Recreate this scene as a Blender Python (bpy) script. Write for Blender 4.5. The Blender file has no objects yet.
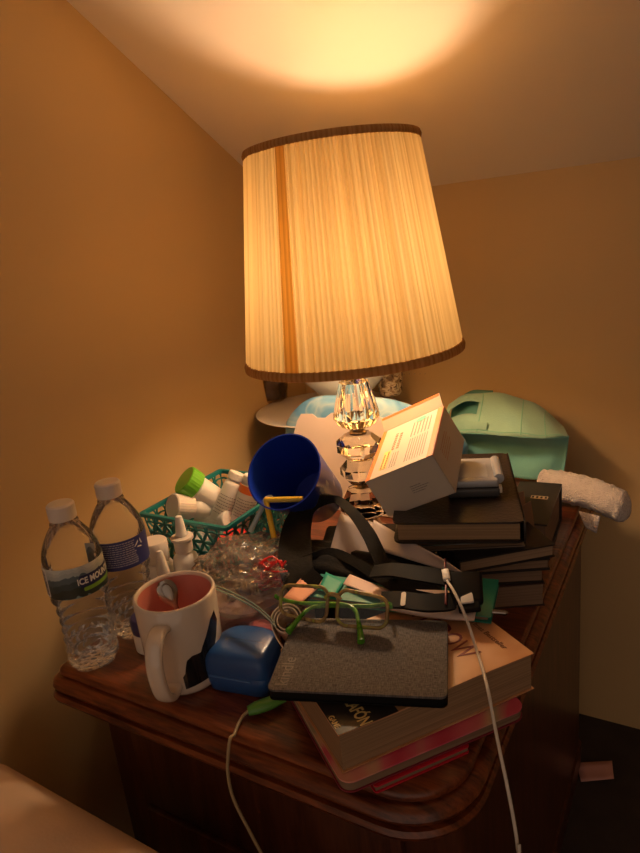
import bpy, bmesh, math, random
from mathutils import Vector as V, Matrix, Euler
random.seed(7)
PI=math.pi
R=math.radians
scn=bpy.context.scene
COL=scn.collection
# ---------------------------------------------------------------- camera frame (table top is z = 0, metres)
CX=V((0.861707,0.497358,-0.100479)); CDN=V((0.054871,-0.288203,-0.955996)); CF=V((-0.50443,0.818275,-0.275637))
CAM=V((0,0,.453)); F=640.0
def _ray(px,py): return CX*(px-320)+CDN*(py-426.5)+CF*F
def at(px,py,z=0.0):
    r=_ray(px,py); return CAM+r*((z-CAM.z)/r.z)
def aty(px,py,y):
    r=_ray(px,py); return CAM+r*(y/r.y)
def proj(p):
    d=V(p)-CAM; w=d.dot(CF); return (320+F*d.dot(CX)/w, 426.5+F*d.dot(CDN)/w)
# ---------------------------------------------------------------- materials
def new_mat(name):
    m=bpy.data.materials.new(name); m.use_nodes=True
    nt=m.node_tree; return m,nt,nt.nodes['Principled BSDF']
def N(nt,t,**k):
    n=nt.nodes.new(t)
    for a,b in k.items():
        if a in n.inputs: n.inputs[a].default_value=b
        else: setattr(n,a,b)
    return n
def L(nt,a,b): nt.links.new(a,b)
def c4(c): return (c[0],c[1],c[2],1)
def M(name,col,rough=.5,metal=0,bump=0,bscale=200,var=.06,vscale=15,spec=.5,sheen=0,coat=0,sss=0,stretch=None):
    m,nt,b=new_mat(name)
    tc=N(nt,'ShaderNodeTexCoord'); src=tc.outputs['Object']
    if stretch:
        mp=N(nt,'ShaderNodeMapping'); mp.inputs['Scale'].default_value=stretch; L(nt,src,mp.inputs[0]); src=mp.outputs[0]
    n=N(nt,'ShaderNodeTexNoise',Scale=vscale,Detail=4.0); L(nt,src,n.inputs['Vector'])
    r=N(nt,'ShaderNodeValToRGB')
    r.color_ramp.elements[0].position=.3; r.color_ramp.elements[1].position=.7
    r.color_ramp.elements[0].color=c4([max(0,x*(1-var)) for x in col]); r.color_ramp.elements[1].color=c4([min(1,x*(1+var)) for x in col])
    L(nt,n.outputs['Fac'],r.inputs[0]); L(nt,r.outputs[0],b.inputs['Base Color'])
    b.inputs['Roughness'].default_value=rough; b.inputs['Metallic'].default_value=metal
    b.inputs['Specular IOR Level'].default_value=spec; b.inputs['Sheen Weight'].default_value=sheen; b.inputs['Coat Weight'].default_value=coat
    if sss: b.inputs['Subsurface Weight'].default_value=sss; b.inputs['Subsurface Radius'].default_value=(.01,.006,.004)
    if bump:
        n2=N(nt,'ShaderNodeTexNoise',Scale=bscale,Detail=3.0); L(nt,src,n2.inputs['Vector'])
        bp=N(nt,'ShaderNodeBump',Strength=bump,Distance=.002); L(nt,n2.outputs['Fac'],bp.inputs['Height']); L(nt,bp.outputs[0],b.inputs['Normal'])
    return m
def thin_plastic(name,tint=(1,1,1),gloss=.5,rough=.05,milk=0,milkcol=(.9,.85,.8),bump=0,bscale=60,dist=.003):
    m,nt,b=new_mat(name); nt.nodes.remove(b); out=[n for n in nt.nodes if n.type=='OUTPUT_MATERIAL'][0]
    tr=N(nt,'ShaderNodeBsdfTransparent'); tr.inputs[0].default_value=c4(tint)
    gl=N(nt,'ShaderNodeBsdfGlossy',Roughness=rough); gl.inputs[0].default_value=(1,1,1,1)
    lw=N(nt,'ShaderNodeLayerWeight',Blend=gloss)
    mx=N(nt,'ShaderNodeMixShader'); L(nt,lw.outputs['Fresnel'],mx.inputs[0]); L(nt,tr.outputs[0],mx.inputs[1]); L(nt,gl.outputs[0],mx.inputs[2])
    last=mx.outputs[0]
    if milk:
        df=N(nt,'ShaderNodeBsdfDiffuse'); df.inputs[0].default_value=c4(milkcol)
        m2=N(nt,'ShaderNodeMixShader'); m2.inputs[0].default_value=milk; L(nt,last,m2.inputs[1]); L(nt,df.outputs[0],m2.inputs[2]); last=m2.outputs[0]
    if bump:
        tc=N(nt,'ShaderNodeTexCoord'); n2=N(nt,'ShaderNodeTexVoronoi',Scale=bscale); L(nt,tc.outputs['Object'],n2.inputs['Vector'])
        n3=N(nt,'ShaderNodeTexNoise',Scale=bscale*.6); L(nt,tc.outputs['Object'],n3.inputs['Vector'])
        ad=N(nt,'ShaderNodeMath',operation='ADD'); L(nt,n2.outputs['Distance'],ad.inputs[0]); L(nt,n3.outputs['Fac'],ad.inputs[1])
        bp=N(nt,'ShaderNodeBump',Strength=bump,Distance=dist); L(nt,ad.outputs[0],bp.inputs['Height'])
        L(nt,bp.outputs[0],gl.inputs['Normal']); L(nt,bp.outputs[0],lw.inputs['Normal'])
    L(nt,last,out.inputs['Surface'])
    return m
def glass(name,col=(1,1,1),ior=1.5,rough=0.0):
    m,nt,b=new_mat(name); b.inputs['Base Color'].default_value=c4(col); b.inputs['Transmission Weight'].default_value=1
    b.inputs['Roughness'].default_value=rough; b.inputs['IOR'].default_value=ior; return m
def wood(name,c0,c1,rough=.3,stretch=(2.5,30,30),coat=.3,axis_scale=1):
    m,nt,b=new_mat(name)
    tc=N(nt,'ShaderNodeTexCoord'); mp=N(nt,'ShaderNodeMapping'); mp.inputs['Scale'].default_value=stretch; L(nt,tc.outputs['Object'],mp.inputs[0])
    n=N(nt,'ShaderNodeTexNoise',Scale=3.0*axis_scale,Detail=8.0,Distortion=.6); L(nt,mp.outputs[0],n.inputs['Vector'])
    n2=N(nt,'ShaderNodeTexNoise',Scale=14.0*axis_scale,Detail=6.0); L(nt,mp.outputs[0],n2.inputs['Vector'])
    ad=N(nt,'ShaderNodeMix',data_type='FLOAT'); ad.inputs[0].default_value=.4; L(nt,n.outputs['Fac'],ad.inputs[2]); L(nt,n2.outputs['Fac'],ad.inputs[3])
    r=N(nt,'ShaderNodeValToRGB'); r.color_ramp.elements[0].position=.38; r.color_ramp.elements[1].position=.62
    r.color_ramp.elements[0].color=c4(c0); r.color_ramp.elements[1].color=c4(c1)
    L(nt,ad.outputs[0],r.inputs[0]); L(nt,r.outputs[0],b.inputs['Base Color'])
    b.inputs['Roughness'].default_value=rough; b.inputs['Coat Weight'].default_value=coat; b.inputs['Coat Roughness'].default_value=.25
    bp=N(nt,'ShaderNodeBump',Strength=.12,Distance=.001); L(nt,n2.outputs['Fac'],bp.inputs['Height']); L(nt,bp.outputs[0],b.inputs['Normal'])
    return m
def pages_mat(name,col,scale=900,d=.35):
    m,nt,b=new_mat(name)
    tc=N(nt,'ShaderNodeTexCoord'); mp=N(nt,'ShaderNodeMapping'); mp.inputs['Scale'].default_value=(4,4,scale); L(nt,tc.outputs['Object'],mp.inputs[0])
    n=N(nt,'ShaderNodeTexNoise',Scale=1.0,Detail=2.0); L(nt,mp.outputs[0],n.inputs['Vector'])
    r=N(nt,'ShaderNodeValToRGB'); r.color_ramp.elements[0].position=.3; r.color_ramp.elements[1].position=.7
    r.color_ramp.elements[0].color=c4([x*(1-d) for x in col]); r.color_ramp.elements[1].color=c4(col)
    L(nt,n.outputs['Fac'],r.inputs[0]); L(nt,r.outputs[0],b.inputs['Base Color']); b.inputs['Roughness'].default_value=.9; b.inputs['Specular IOR Level'].default_value=.1
    bp=N(nt,'ShaderNodeBump',Strength=.3,Distance=.0005); L(nt,n.outputs['Fac'],bp.inputs['Height']); L(nt,bp.outputs[0],b.inputs['Normal'])
    return m
def weave(name,c0,c1,sc=500):
    m,nt,b=new_mat(name)
    tc=N(nt,'ShaderNodeTexCoord')
    outs=[]
    for s in ((sc,sc*.12,1),(sc*.12,sc,1)):
        mp=N(nt,'ShaderNodeMapping'); mp.inputs['Scale'].default_value=s; L(nt,tc.outputs['Object'],mp.inputs[0])
        n=N(nt,'ShaderNodeTexNoise',Scale=1.6,Detail=2.0); L(nt,mp.outputs[0],n.inputs['Vector']); outs.append(n.outputs['Fac'])
    ad=N(nt,'ShaderNodeMath',operation='ADD'); L(nt,outs[0],ad.inputs[0]); L(nt,outs[1],ad.inputs[1])
    ml=N(nt,'ShaderNodeMath',operation='MULTIPLY'); L(nt,ad.outputs[0],ml.inputs[0]); ml.inputs[1].default_value=.5
    r=N(nt,'ShaderNodeValToRGB'); r.color_ramp.elements[0].position=.36; r.color_ramp.elements[1].position=.64
    r.color_ramp.elements[0].color=c4(c0); r.color_ramp.elements[1].color=c4(c1)
    L(nt,ml.outputs[0],r.inputs[0]); L(nt,r.outputs[0],b.inputs['Base Color']); b.inputs['Roughness'].default_value=.85
    bp=N(nt,'ShaderNodeBump',Strength=.3,Distance=.0005); L(nt,ml.outputs[0],bp.inputs['Height']); L(nt,bp.outputs[0],b.inputs['Normal'])
    return m
def splotch(name,cols,scale=12,rough=.35,pos=None,kind='noise'):
    m,nt,b=new_mat(name)
    tc=N(nt,'ShaderNodeTexCoord')
    n=N(nt,'ShaderNodeTexNoise',Scale=scale,Detail=2.0,Distortion=.8); L(nt,tc.outputs['Object'],n.inputs['Vector'])
    r=N(nt,'ShaderNodeValToRGB'); cr=r.color_ramp
    while len(cr.elements)<len(cols): cr.elements.new(.5)
    for i,c in enumerate(cols):
        cr.elements[i].position=pos[i] if pos else .3+.4*i/(len(cols)-1); cr.elements[i].color=c4(c)
    L(nt,n.outputs['Fac'],r.inputs[0]); L(nt,r.outputs[0],b.inputs['Base Color']); b.inputs['Roughness'].default_value=rough
    return m
# ---------------------------------------------------------------- mesh helpers (all work on a bmesh)
def B(): return bmesh.new()
INV={}
def link(name,bm,mat,parent=None,world=False,smooth=True,angle=35,solid=0,subsurf=0,kind=None):
    me=bpy.data.meshes.new(name)
    if world and parent is not None: bmesh.ops.transform(bm,matrix=INV[parent.name],verts=bm.verts)
    if solid==0 : bmesh.ops.recalc_face_normals(bm,faces=bm.faces)
    bm.to_mesh(me); bm.free()
    for m in (mat if isinstance(mat,(list,tuple)) else [mat]): me.materials.append(m)
    if smooth:
        for p in me.polygons: p.use_smooth=True
        me.set_sharp_from_angle(angle=R(angle))
    o=bpy.data.objects.new(name,me); COL.objects.link(o)
    if parent is not None: o.parent=parent
    if subsurf:
        s=o.modifiers.new('Subdivision','SUBSURF'); s.levels=s.render_levels=subsurf
    if solid:
        s=o.modifiers.new('Solidify','SOLIDIFY'); s.thickness=solid; s.offset=0
    if kind: o['kind']=kind
    return o
def tag(o,label,cat,group=None):
    o['label']=label; o['category']=cat
    if group: o['group']=group
    return o
def thing(name,label,cat,loc=(0,0,0),rot=(0,0,0),group=None,mat=None):
    o=bpy.data.objects.new(name,None); COL.objects.link(o); o.empty_display_size=.02
    if mat is None: mat=Matrix.Translation(V(loc))@Euler(rot).to_matrix().to_4x4()
    o.matrix_world=mat; INV[o.name]=mat.inverted()
    return tag(o,label,cat,group)
def box(bm,size,c=(0,0,0),r=0,seg=2,mt=None,mi=0):
    g=bmesh.ops.create_cube(bm,size=1); vs=g['verts']
    for v in vs: v.co=V((v.co.x*size[0],v.co.y*size[1],v.co.z*size[2]))
    if r:
        es=list({e for v in vs for e in v.link_edges})
        g2=bmesh.ops.bevel(bm,geom=es,offset=r,segments=seg,profile=.5,affect='EDGES')
        vs=list({v for f in g2['faces'] for v in f.verts}|{v for v in vs if v.is_valid})
    for v in vs: v.co+=V(c)
    if mt is not None: bmesh.ops.transform(bm,matrix=mt,verts=vs)
    if mi:
        for f in {f for v in vs for f in v.link_faces}: f.material_index=mi
    return vs
def lathe(bm,prof,n=48,mt=None,caps=(True,True),rf=None):
    rows=[]
    for i,(r,z) in enumerate(prof):
        if r<1e-5: rows.append([bm.verts.new((0,0,z))]); continue
        row=[]
        for k in range(n):
            a=2*PI*k/n; rr=r*(rf(a,i,z) if rf else 1)
            row.append(bm.verts.new((rr*math.cos(a),rr*math.sin(a),z)))
        rows.append(row)
    for a,b in zip(rows,rows[1:]):
        for k in range(n):
            if len(a)==1 and len(b)==1: continue
            if len(a)==1: bm.faces.new((a[0],b[k],b[(k+1)%n]))
            elif len(b)==1: bm.faces.new((a[k],a[(k+1)%n],b[0]))
            else: bm.faces.new((a[k],a[(k+1)%n],b[(k+1)%n],b[k]))
    if caps[0] and len(rows[0])>2: bm.faces.new(rows[0][::-1])
    if caps[1] and len(rows[-1])>2: bm.faces.new(rows[-1])
    vs=[v for r in rows for v in r]
    if mt is not None: bmesh.ops.transform(bm,matrix=mt,verts=vs)
    return rows
def smooth_path(pts,k=6,closed=False):
    pts=[V(p) for p in pts]; out=[]; n=len(pts)
    for i in range(n if closed else n-1):
        if closed: p0,p1,p2,p3=pts[i-1],pts[i],pts[(i+1)%n],pts[(i+2)%n]
        else: p0,p1,p2,p3=pts[max(i-1,0)],pts[i],pts[i+1],pts[min(i+2,n-1)]
        for j in range(k):
            t=j/k
            out.append(.5*((2*p1)+(p2-p0)*t+(2*p0-5*p1+4*p2-p3)*t*t+(3*p1-p0-3*p2+p3)*t**3))
    if not closed: out.append(pts[-1])
    return out
def tube(bm,pts,r,n=8,closed=False,flat=1.0):
    pts=[V(p) for p in pts]; rows=[]; up=None; m=len(pts)
    for i,p in enumerate(pts):
        if closed: t=(pts[(i+1)%m]-pts[i-1])
        else: t=pts[min(i+1,m-1)]-pts[max(i-1,0)]
        t.normalize()
        if up is None: up=V((0,0,1)) if abs(t.z)<.9 else V((1,0,0))
        s=t.cross(up); s.normalize(); up=s.cross(t); up.normalize()
        rr=r[i] if isinstance(r,(list,tuple)) else r
        rows.append([bm.verts.new(p+s*rr*math.cos(2*PI*k/n)+up*rr*flat*math.sin(2*PI*k/n)) for k in range(n)])
    for i in range(m if closed else m-1):
        a,b=rows[i],rows[(i+1)%m]
        for k in range(n): bm.faces.new((a[k],a[(k+1)%n],b[(k+1)%n],b[k]))
    if not closed: bm.faces.new(rows[0][::-1]); bm.faces.new(rows[-1])
def ribbon(bm,pts,ws,th=.001):
    """a band: centre points, half-width vectors, thickness"""
    rows=[]
    m=len(pts)
    for i,(p,w) in enumerate(zip(pts,ws)):
        t=(V(pts[min(i+1,m-1)])-V(pts[max(i-1,0)])).normalized(); nrm=t.cross(V(w)).normalized()*th/2
        p=V(p); w=V(w)
        rows.append([bm.verts.new(q) for q in (p-w-nrm,p+w-nrm,p+w+nrm,p-w+nrm)])
    for a,b in zip(rows,rows[1:]):
        for k in range(4): bm.faces.new((a[k],a[(k+1)%4],b[(k+1)%4],b[k]))
    bm.faces.new(rows[0][::-1]); bm.faces.new(rows[-1])
def prism(bm,outline,z0,z1,mi=0,mt=None):
    a=[bm.verts.new((x,y,z0)) for x,y in outline]; b=[bm.verts.new((x,y,z1)) for x,y in outline]; n=len(a)
    fs=[bm.faces.new(a[::-1]),bm.faces.new(b)]
    for k in range(n): fs.append(bm.faces.new((a[k],a[(k+1)%n],b[(k+1)%n],b[k])))
    for f in fs: f.material_index=mi
    if mt is not None: bmesh.ops.transform(bm,matrix=mt,verts=a+b)
def rrect(w,h,r,n=6,cx=0,cy=0):
    o=[]
    for (sx,sy,a0) in ((1,1,0),(-1,1,90),(-1,-1,180),(1,-1,270)):
        for k in range(n+1):
            a=R(a0+90*k/n); o.append((cx+sx*(w/2-r)+r*math.cos(a),cy+sy*(h/2-r)+r*math.sin(a)))
    return o
def rrect4(x0,x1,y0,y1,rad,n=10):
    o=[]; rr=[max(q,.001) for q in rad]   # back right, back left, front left, front right
    for (cx,cy,a0,q) in ((x1-rr[0],y1-rr[0],0,rr[0]),(x0+rr[1],y1-rr[1],90,rr[1]),(x0+rr[2],y0+rr[2],180,rr[2]),(x1-rr[3],y0+rr[3],270,rr[3])):
        for k in range(n+1): a=R(a0+90*k/n); o.append((cx+q*math.cos(a),cy+q*math.sin(a)))
    return o
def grid(bm,nu,nv,fn,skip=None,closed_u=False):
    vs=[[bm.verts.new(fn(i/nu,j/nv)) for i in range(nu if closed_u else nu+1)] for j in range(nv+1)]
    for j in range(nv):
        for i in range(nu):
            if skip and skip((i+.5)/nu,(j+.5)/nv): continue
            i2=(i+1)%nu if closed_u else i+1
            bm.faces.new((vs[j][i],vs[j][i2],vs[j+1][i2],vs[j+1][i]))
    for v in [v for v in bm.verts if not v.link_faces]: bm.verts.remove(v)
def bisect_u(bm,us,axis=0):
    no=[0,0,0]; no[axis]=1
    for u in us:
        co=[0,0,0]; co[axis]=u
        bmesh.ops.bisect_plane(bm,geom=bm.verts[:]+bm.edges[:]+bm.faces[:],plane_co=co,plane_no=no)
def flat_text(s,size,ext=0,align='CENTER',bold=0,sx=1.0):
    cu=bpy.data.curves.new('t','FONT'); cu.body=s; cu.size=size; cu.align_x=align; cu.align_y='CENTER'; cu.offset=bold; cu.resolution_u=3
    o=bpy.data.objects.new('t',cu); COL.objects.link(o); bpy.context.view_layer.update()
    me=bpy.data.meshes.new_from_object(o.evaluated_get(bpy.context.evaluated_depsgraph_get()))
    bpy.data.objects.remove(o); bpy.data.curves.remove(cu)
    bm=B(); bm.from_mesh(me); bpy.data.meshes.remove(me)
    if sx!=1:
        for v in bm.verts: v.co.x*=sx
    return bm
def merge(dst,src,mt=None):
    if mt is not None: bmesh.ops.transform(src,matrix=mt,verts=src.verts)
    me=bpy.data.meshes.new('m'); src.to_mesh(me); src.free(); dst.from_mesh(me); bpy.data.meshes.remove(me)
def text_bm(s,size,mt=None,bold=0,sx=1.0,th=.00025,align='CENTER'):
    bm=flat_text(s,size,bold=bold,sx=sx,align=align)
    g=bmesh.ops.extrude_face_region(bm,geom=bm.faces[:])
    for v in g['geom']:
        if isinstance(v,bmesh.types.BMVert): v.co.z+=th
    if mt is not None: bmesh.ops.transform(bm,matrix=mt,verts=bm.verts)
    return bm
def wrap(bm,rad,a0=0,z0=0,step=.004):
    """plane (x, y) -> cylinder of radius rad: x is arc length to the right seen from outside, y is height, z is outward"""
    xs=[v.co.x for v in bm.verts]; u=min(xs)+step
    us=[]
    while u<max(xs): us.append(u); u+=step
    bisect_u(bm,us)
    for v in bm.verts:
        a=a0+v.co.x/rad; rr=rad+v.co.z
        v.co=V((rr*math.cos(a),rr*math.sin(a),z0+v.co.y))
    return bm
def T(x,y,z): return Matrix.Translation((x,y,z))
def RZ(a): return Matrix.Rotation(a,4,'Z')
def frame(o,zaxis,xhint):
    z=V(zaxis).normalized(); x=V(xhint); x=(x-z*x.dot(z)).normalized(); y=z.cross(x)
    m=Matrix((x,y,z)).transposed().to_4x4(); return Matrix.Translation(V(o))@m
def struct(o): o['kind']='structure'; return o

# ---------------------------------------------------------------- palette
m_wall=M('wall paint',(.64,.44,.215),.62,bump=.12,bscale=90,var=.02,vscale=3,spec=.35)
m_ceil=M('ceiling paint',(.88,.75,.63),.8,bump=.08,bscale=60,var=.02,vscale=2)
m_floor=M('dark carpet',(.05,.035,.03),.95,bump=.6,bscale=400,var=.2)
m_top=wood('polished cherry wood',(.06,.012,.005),(.25,.062,.018),.30,(3,26,20))
m_body=wood('dark cherry wood',(.055,.014,.006),(.12,.035,.014),.4,(20,20,2))
m_white=M('white plastic',(.82,.78,.72),.4,var=.02)
m_whitegl=M('glossy white ceramic',(.85,.82,.78),.15,coat=.5,var=.02)
m_cream=M('cream plastic',(.75,.66,.54),.45,var=.03)
m_black=M('black fabric',(.012,.011,.011),.75,bump=.3,bscale=300,var=.3,spec=.15)
m_blackpl=M('black rubber',(.007,.007,.008),.6,var=.1,spec=.12)
m_silver=M('brushed silver',(.55,.55,.57),.3,metal=.9,var=.04)
m_steel=M('polished steel',(.36,.32,.28),.2,metal=1,var=.04)
m_brass=M('aged brass',(.36,.25,.13),.28,metal=1,var=.15,vscale=60)
m_pages=pages_mat('aged page edges',(.40,.26,.15))
m_pagesd=pages_mat('dull page edges',(.30,.20,.135))
m_ink=M('black ink',(.03,.025,.022),.6)
m_crystal=glass('crystal glass',(1,.98,.93),1.47,.04)
m_pet=thin_plastic('clear bottle plastic',(.98,.98,.98),.20,.06,milk=.03,bump=.35,bscale=45,dist=.003)
m_petbase=thin_plastic('crinkled clear plastic',(.96,.96,.96),.38,.05,milk=.05,bump=1,bscale=110,dist=.004)

# ================================================================ ROOM
XW=-.79; YB=1.235; ZC=.533; SL=.55; FL=-.58
def quadbox(name,pts,th,mat,**k):
    """slab: quad pts (list of 4) extruded along vector th"""
    bm=B(); a=[bm.verts.new(p) for p in pts]; b=[bm.verts.new(V(p)+V(th)) for p in pts]
    bm.faces.new(a); bm.faces.new(b[::-1])
    for i in range(4): bm.faces.new((a[i],b[i],b[(i+1)%4],a[(i+1)%4]))
    return struct(link(name,bm,mat,smooth=False))
YF=-1.6; XR=2.4
zf=ZC+SL*(YB-YF)
quadbox('floor',[(XW,YF,FL),(XR,YF,FL),(XR,YB,FL),(XW,YB,FL)],(0,0,-.05),m_floor)
quadbox('wall_left',[(XW,YF,FL),(XW,YB,FL),(XW,YB,ZC),(XW,YF,zf)],(-.06,0,0),m_wall)
quadbox('wall_back',[(XW,YB,FL),(XR,YB,FL),(XR,YB,ZC),(XW,YB,ZC)],(0,.06,0),m_wall)
quadbox('ceiling',[(XW,YB,ZC),(XR,YB,ZC),(XR,YF,zf),(XW,YF,zf)],(0,.03,.06),m_ceil)
quadbox('wall_right_unseen',[(XR,YF,FL),(XR,YB,FL),(XR,YB,ZC),(XR,YF,zf)],(.06,0,0),m_wall)  # out of view, added to block ambient light from the right

# ================================================================ NIGHTSTAND
ns=thing('nightstand','dark cherry wood nightstand with a moulded top, heaped with clutter','nightstand',(-.389,.73,FL))
tx0,tx1,ty0,ty1=-.640,-.153,.384,1.13
tcx,tcy=(tx0+tx1)/2,(ty0+ty1)/2
prof=[(-.5,0)]
bm=B(); rows=[]
for off,z in [(-.004,0),(-.0015,-.001),(0,-.0035),(0,-.0075),(-.003,-.0085),(-.003,-.0105),(.004,-.011),(.009,-.014),(.011,-.019),(.009,-.024),(.003,-.0265),(.003,-.0285),(.010,-.029),(.013,-.033),(.011,-.038),(.002,-.042),(-.012,-.044)]:
    rows.append([bm.verts.new((x,y,z)) for x,y in rrect4(tx0-off,tx1+off,ty0-off,ty1+off,(.01+off,.01+off,.010+off,.062+off))])
for a,b in zip(rows,rows[1:]):
    n=len(a)
    for k in range(n): bm.faces.new((a[k],a[(k+1)%n],b[(k+1)%n],b[k]))
bm.faces.new(rows[0]); bm.faces.new(rows[-1][::-1])
link('moulded_top',bm,m_top,ns,world=True,angle=40)
bm=B(); prism(bm,rrect(.472,.676,.012,8,tcx,tcy+.006),FL+.04,-.042)
link('cabinet_body',bm,m_body,ns,world=True)
bm=B(); prism(bm,rrect(.480,.692,.014,8,tcx,tcy+.004),FL,FL+.05); link('plinth',bm,m_body,ns,world=True)
for z0,z1 in ((-.205,-.06),(-.37,-.215),(-.52,-.38)):
    bm=B(); box(bm,(.36,.012,z1-z0),(tcx,tcy+.006-.336-.004,(z0+z1)/2),.004); link('drawer_front',bm,m_body,ns,world=True)

# ================================================================ BED
bm=B()
box(bm,(.46,.62,.34),(0,0,0),.085,8)
for v in bm.verts:
    v.co.z+=.008*math.sin(v.co.x*14+1)*math.sin(v.co.y*11)+(.006*math.sin(v.co.x*30) if v.co.y>.2 else 0)
bl=link('duvet',bm,M('peach cream cotton',(.82,.60,.42),.85,bump=.2,bscale=250,var=.03),None,angle=80)
bl.location=(-.528,0.020,-.234)
tag(bl,'rounded cream bedding corner in front of the nightstand','bedding')

# ================================================================ LAMP
LX,LY=-.462,.862
LS=.93; lm=Matrix.Translation(CAM+(V((LX,LY,0))-CAM)*LS)@Matrix.Scale(LS,4)
lamp=thing('table_lamp','glowing table lamp with pleated cream shade and stacked crystal base','lamp',mat=lm)
bm=B()
def facet(a,i,z): return 1
lathe(bm,[(.056,-.0338),(.056,-.026),(.048,-.018),(.030,-.010),(.024,.004),(.018,.018)],8)
link('base_foot',bm,m_brass,lamp,smooth=False)
bm=B(); lathe(bm,[(.020,.018),(.040,.022),(.040,.034),(.026,.062),(.012,.066)],10); link('crystal_base',bm,m_crystal,lamp,smooth=False)
for zc,rr in ((.094,.034),(.136,.038)):
    bm=B(); lathe(bm,[(.010,zc-.021),(.022,zc-.020),(rr,zc-.006),(rr,zc+.006),(.022,zc+.019),(.010,zc+.0195)],9,mt=RZ(zc*9)); link('crystal_ball',bm,m_crystal,lamp,smooth=False)
for zc in (.0695,.115,.1605):
    bm=B(); lathe(bm,[(.009,zc-.0055),(.014,zc-.005),(.014,zc-.002),(.010,zc),(.012,zc+.002),(.012,zc+.004),(.009,zc+.0045)],24); link('metal_collar',bm,m_brass,lamp)
bm=B()
def flute(a,i,z): return 1+(.10*abs(math.sin(7*a)) if 1<i<8 else 0)
lathe(bm,[(.010,.166),(.020,.167),(.026,.171),(.034,.184),(.033,.192),(.030,.205),(.026,.222),(.0215,.240),(.020,.2405),(.013,.245)],84,rf=flute); link('crystal_tulip',bm,m_crystal,lamp,angle=15)
bm=B(); lathe(bm,[(.013,.2455),(.015,.249),(.015,.253),(.006,.256),(.006,.30),(.014,.305),(.0165,.312),(.0165,.350),(.012,.353)],24); link('socket',bm,m_brass,lamp)
# bulb
mb,nt,b=new_mat('lit warm bulb'); BULB=b
b.inputs['Emission Color'].default_value=(1,.69,.42,1); b.inputs['Emission Strength'].default_value=52; b.inputs['Base Color'].default_value=(1,.9,.7,1)
bm=B(); lathe(bm,[(.012,.354),(.017,.362),(.030,.387),(.036,.408),(.035,.425),(.026,.441),(.012,.4495),(0,.451)],32); link('light_bulb',bm,mb,lamp)
# harp, spider, finial
bm=B()
hp=[(0,-.02,.300)]+[(0,-.055*math.sin(PI*t)**.6-.012*(t<.0),.31+.25*t) for t in [i/12 for i in range(1,12)]]+[(0,0,.566)]
tube(bm,smooth_path(hp,3),.0016,6); tube(bm,smooth_path([(x,-y,z) for x,y,z in hp],3),.0016,6)
link('harp',bm,m_brass,lamp)
SZ0,SZ1,SR0,SR1=.281,.584,.163,.1205
bm=B()
for k in range(3):
    a=2*PI*k/3+.4; tube(bm,[(0,0,.566),(SR1*.5*math.cos(a),SR1*.5*math.sin(a),.566),(SR1*math.cos(a)*.985,SR1*math.sin(a)*.985,SZ1-.006)],.0014,6)
lathe(bm,[(.008,.564),(.008,.568),(.004,.570),(.006,.576),(0,.580)],16)
link('shade_spider',bm,m_brass,lamp)
# shade
NP=124
def shade_mat(name,col,tl):
    m,nt,b=new_mat(name); out=[n for n in nt.nodes if n.type=='OUTPUT_MATERIAL'][0]; nt.nodes.remove(b)
    tc=N(nt,'ShaderNodeTexCoord'); sx=N(nt,'ShaderNodeSeparateXYZ'); L(nt,tc.outputs['Object'],sx.inputs[0])
    at2=N(nt,'ShaderNodeMath',operation='ARCTAN2'); L(nt,sx.outputs['Y'],at2.inputs[0]); L(nt,sx.outputs['X'],at2.inputs[1])
    cb_=N(nt,'ShaderNodeCombineXYZ'); L(nt,at2.outputs[0],cb_.inputs[0]); L(nt,sx.outputs['Z'],cb_.inputs[2])
    mp=N(nt,'ShaderNodeMapping'); mp.inputs['Scale'].default_value=(26,1,.8); L(nt,cb_.outputs[0],mp.inputs[0])
    n=N(nt,'ShaderNodeTexNoise',Scale=1.0,Detail=5.0,Roughness=.65); L(nt,mp.outputs[0],n.inputs[0])
    r=N(nt,'ShaderNodeValToRGB'); r.color_ramp.elements[0].position=.35; r.color_ramp.elements[1].position=.65
    r.color_ramp.elements[0].color=c4([col[0]*.74,col[1]*.66,col[2]*.55]); r.color_ramp.elements[1].color=c4(col); sn=N(nt,'ShaderNodeMath',operation='MULTIPLY'); L(nt,at2.outputs[0],sn.inputs[0]); sn.inputs[1].default_value=NP*.5
    s2_=N(nt,'ShaderNodeMath',operation='SINE'); L(nt,sn.outputs[0],s2_.inputs[0]); ab=N(nt,'ShaderNodeMath',operation='ABSOLUTE'); L(nt,s2_.outputs[0],ab.inputs[0])  # stripes paint the shading between pleats into the fabric colour
    mx_=N(nt,'ShaderNodeMath',operation='MULTIPLY_ADD'); L(nt,ab.outputs[0],mx_.inputs[0]); mx_.inputs[1].default_value=.22; mx_.inputs[2].default_value=-.14
    sm=N(nt,'ShaderNodeMath',operation='ADD'); L(nt,mx_.outputs[0],sm.inputs[0]); L(nt,n.outputs['Fac'],sm.inputs[1]); L(nt,sm.outputs[0],r.inputs[0])
    d=N(nt,'ShaderNodeBsdfDiffuse'); t=N(nt,'ShaderNodeBsdfTranslucent'); mx=N(nt,'ShaderNodeMixShader'); mx.inputs[0].default_value=tl
    L(nt,r.outputs[0],d.inputs[0]); L(nt,r.outputs[0],t.inputs[0]); L(nt,d.outputs[0],mx.inputs[1]); L(nt,t.outputs[0],mx.inputs[2]); L(nt,mx.outputs[0],out.inputs[0])
    return m
m_shade=shade_mat('pleated cream shade fabric',(.90,.71,.35),.112)
m_seam=shade_mat('overlapping shade fabric',(.95,.66,.24),.75)
NP=124; random.seed(3); jit=[random.uniform(.3,1) for _ in range(NP)]
def pleat(a):
    t=(a/(2*PI)*NP)%NP; i=int(t); f=t-i; return (jit[i]*.0042)*(1-abs(2*f-1)*1.0)
bm=B(); n=NP*6; rows=[]
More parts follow.
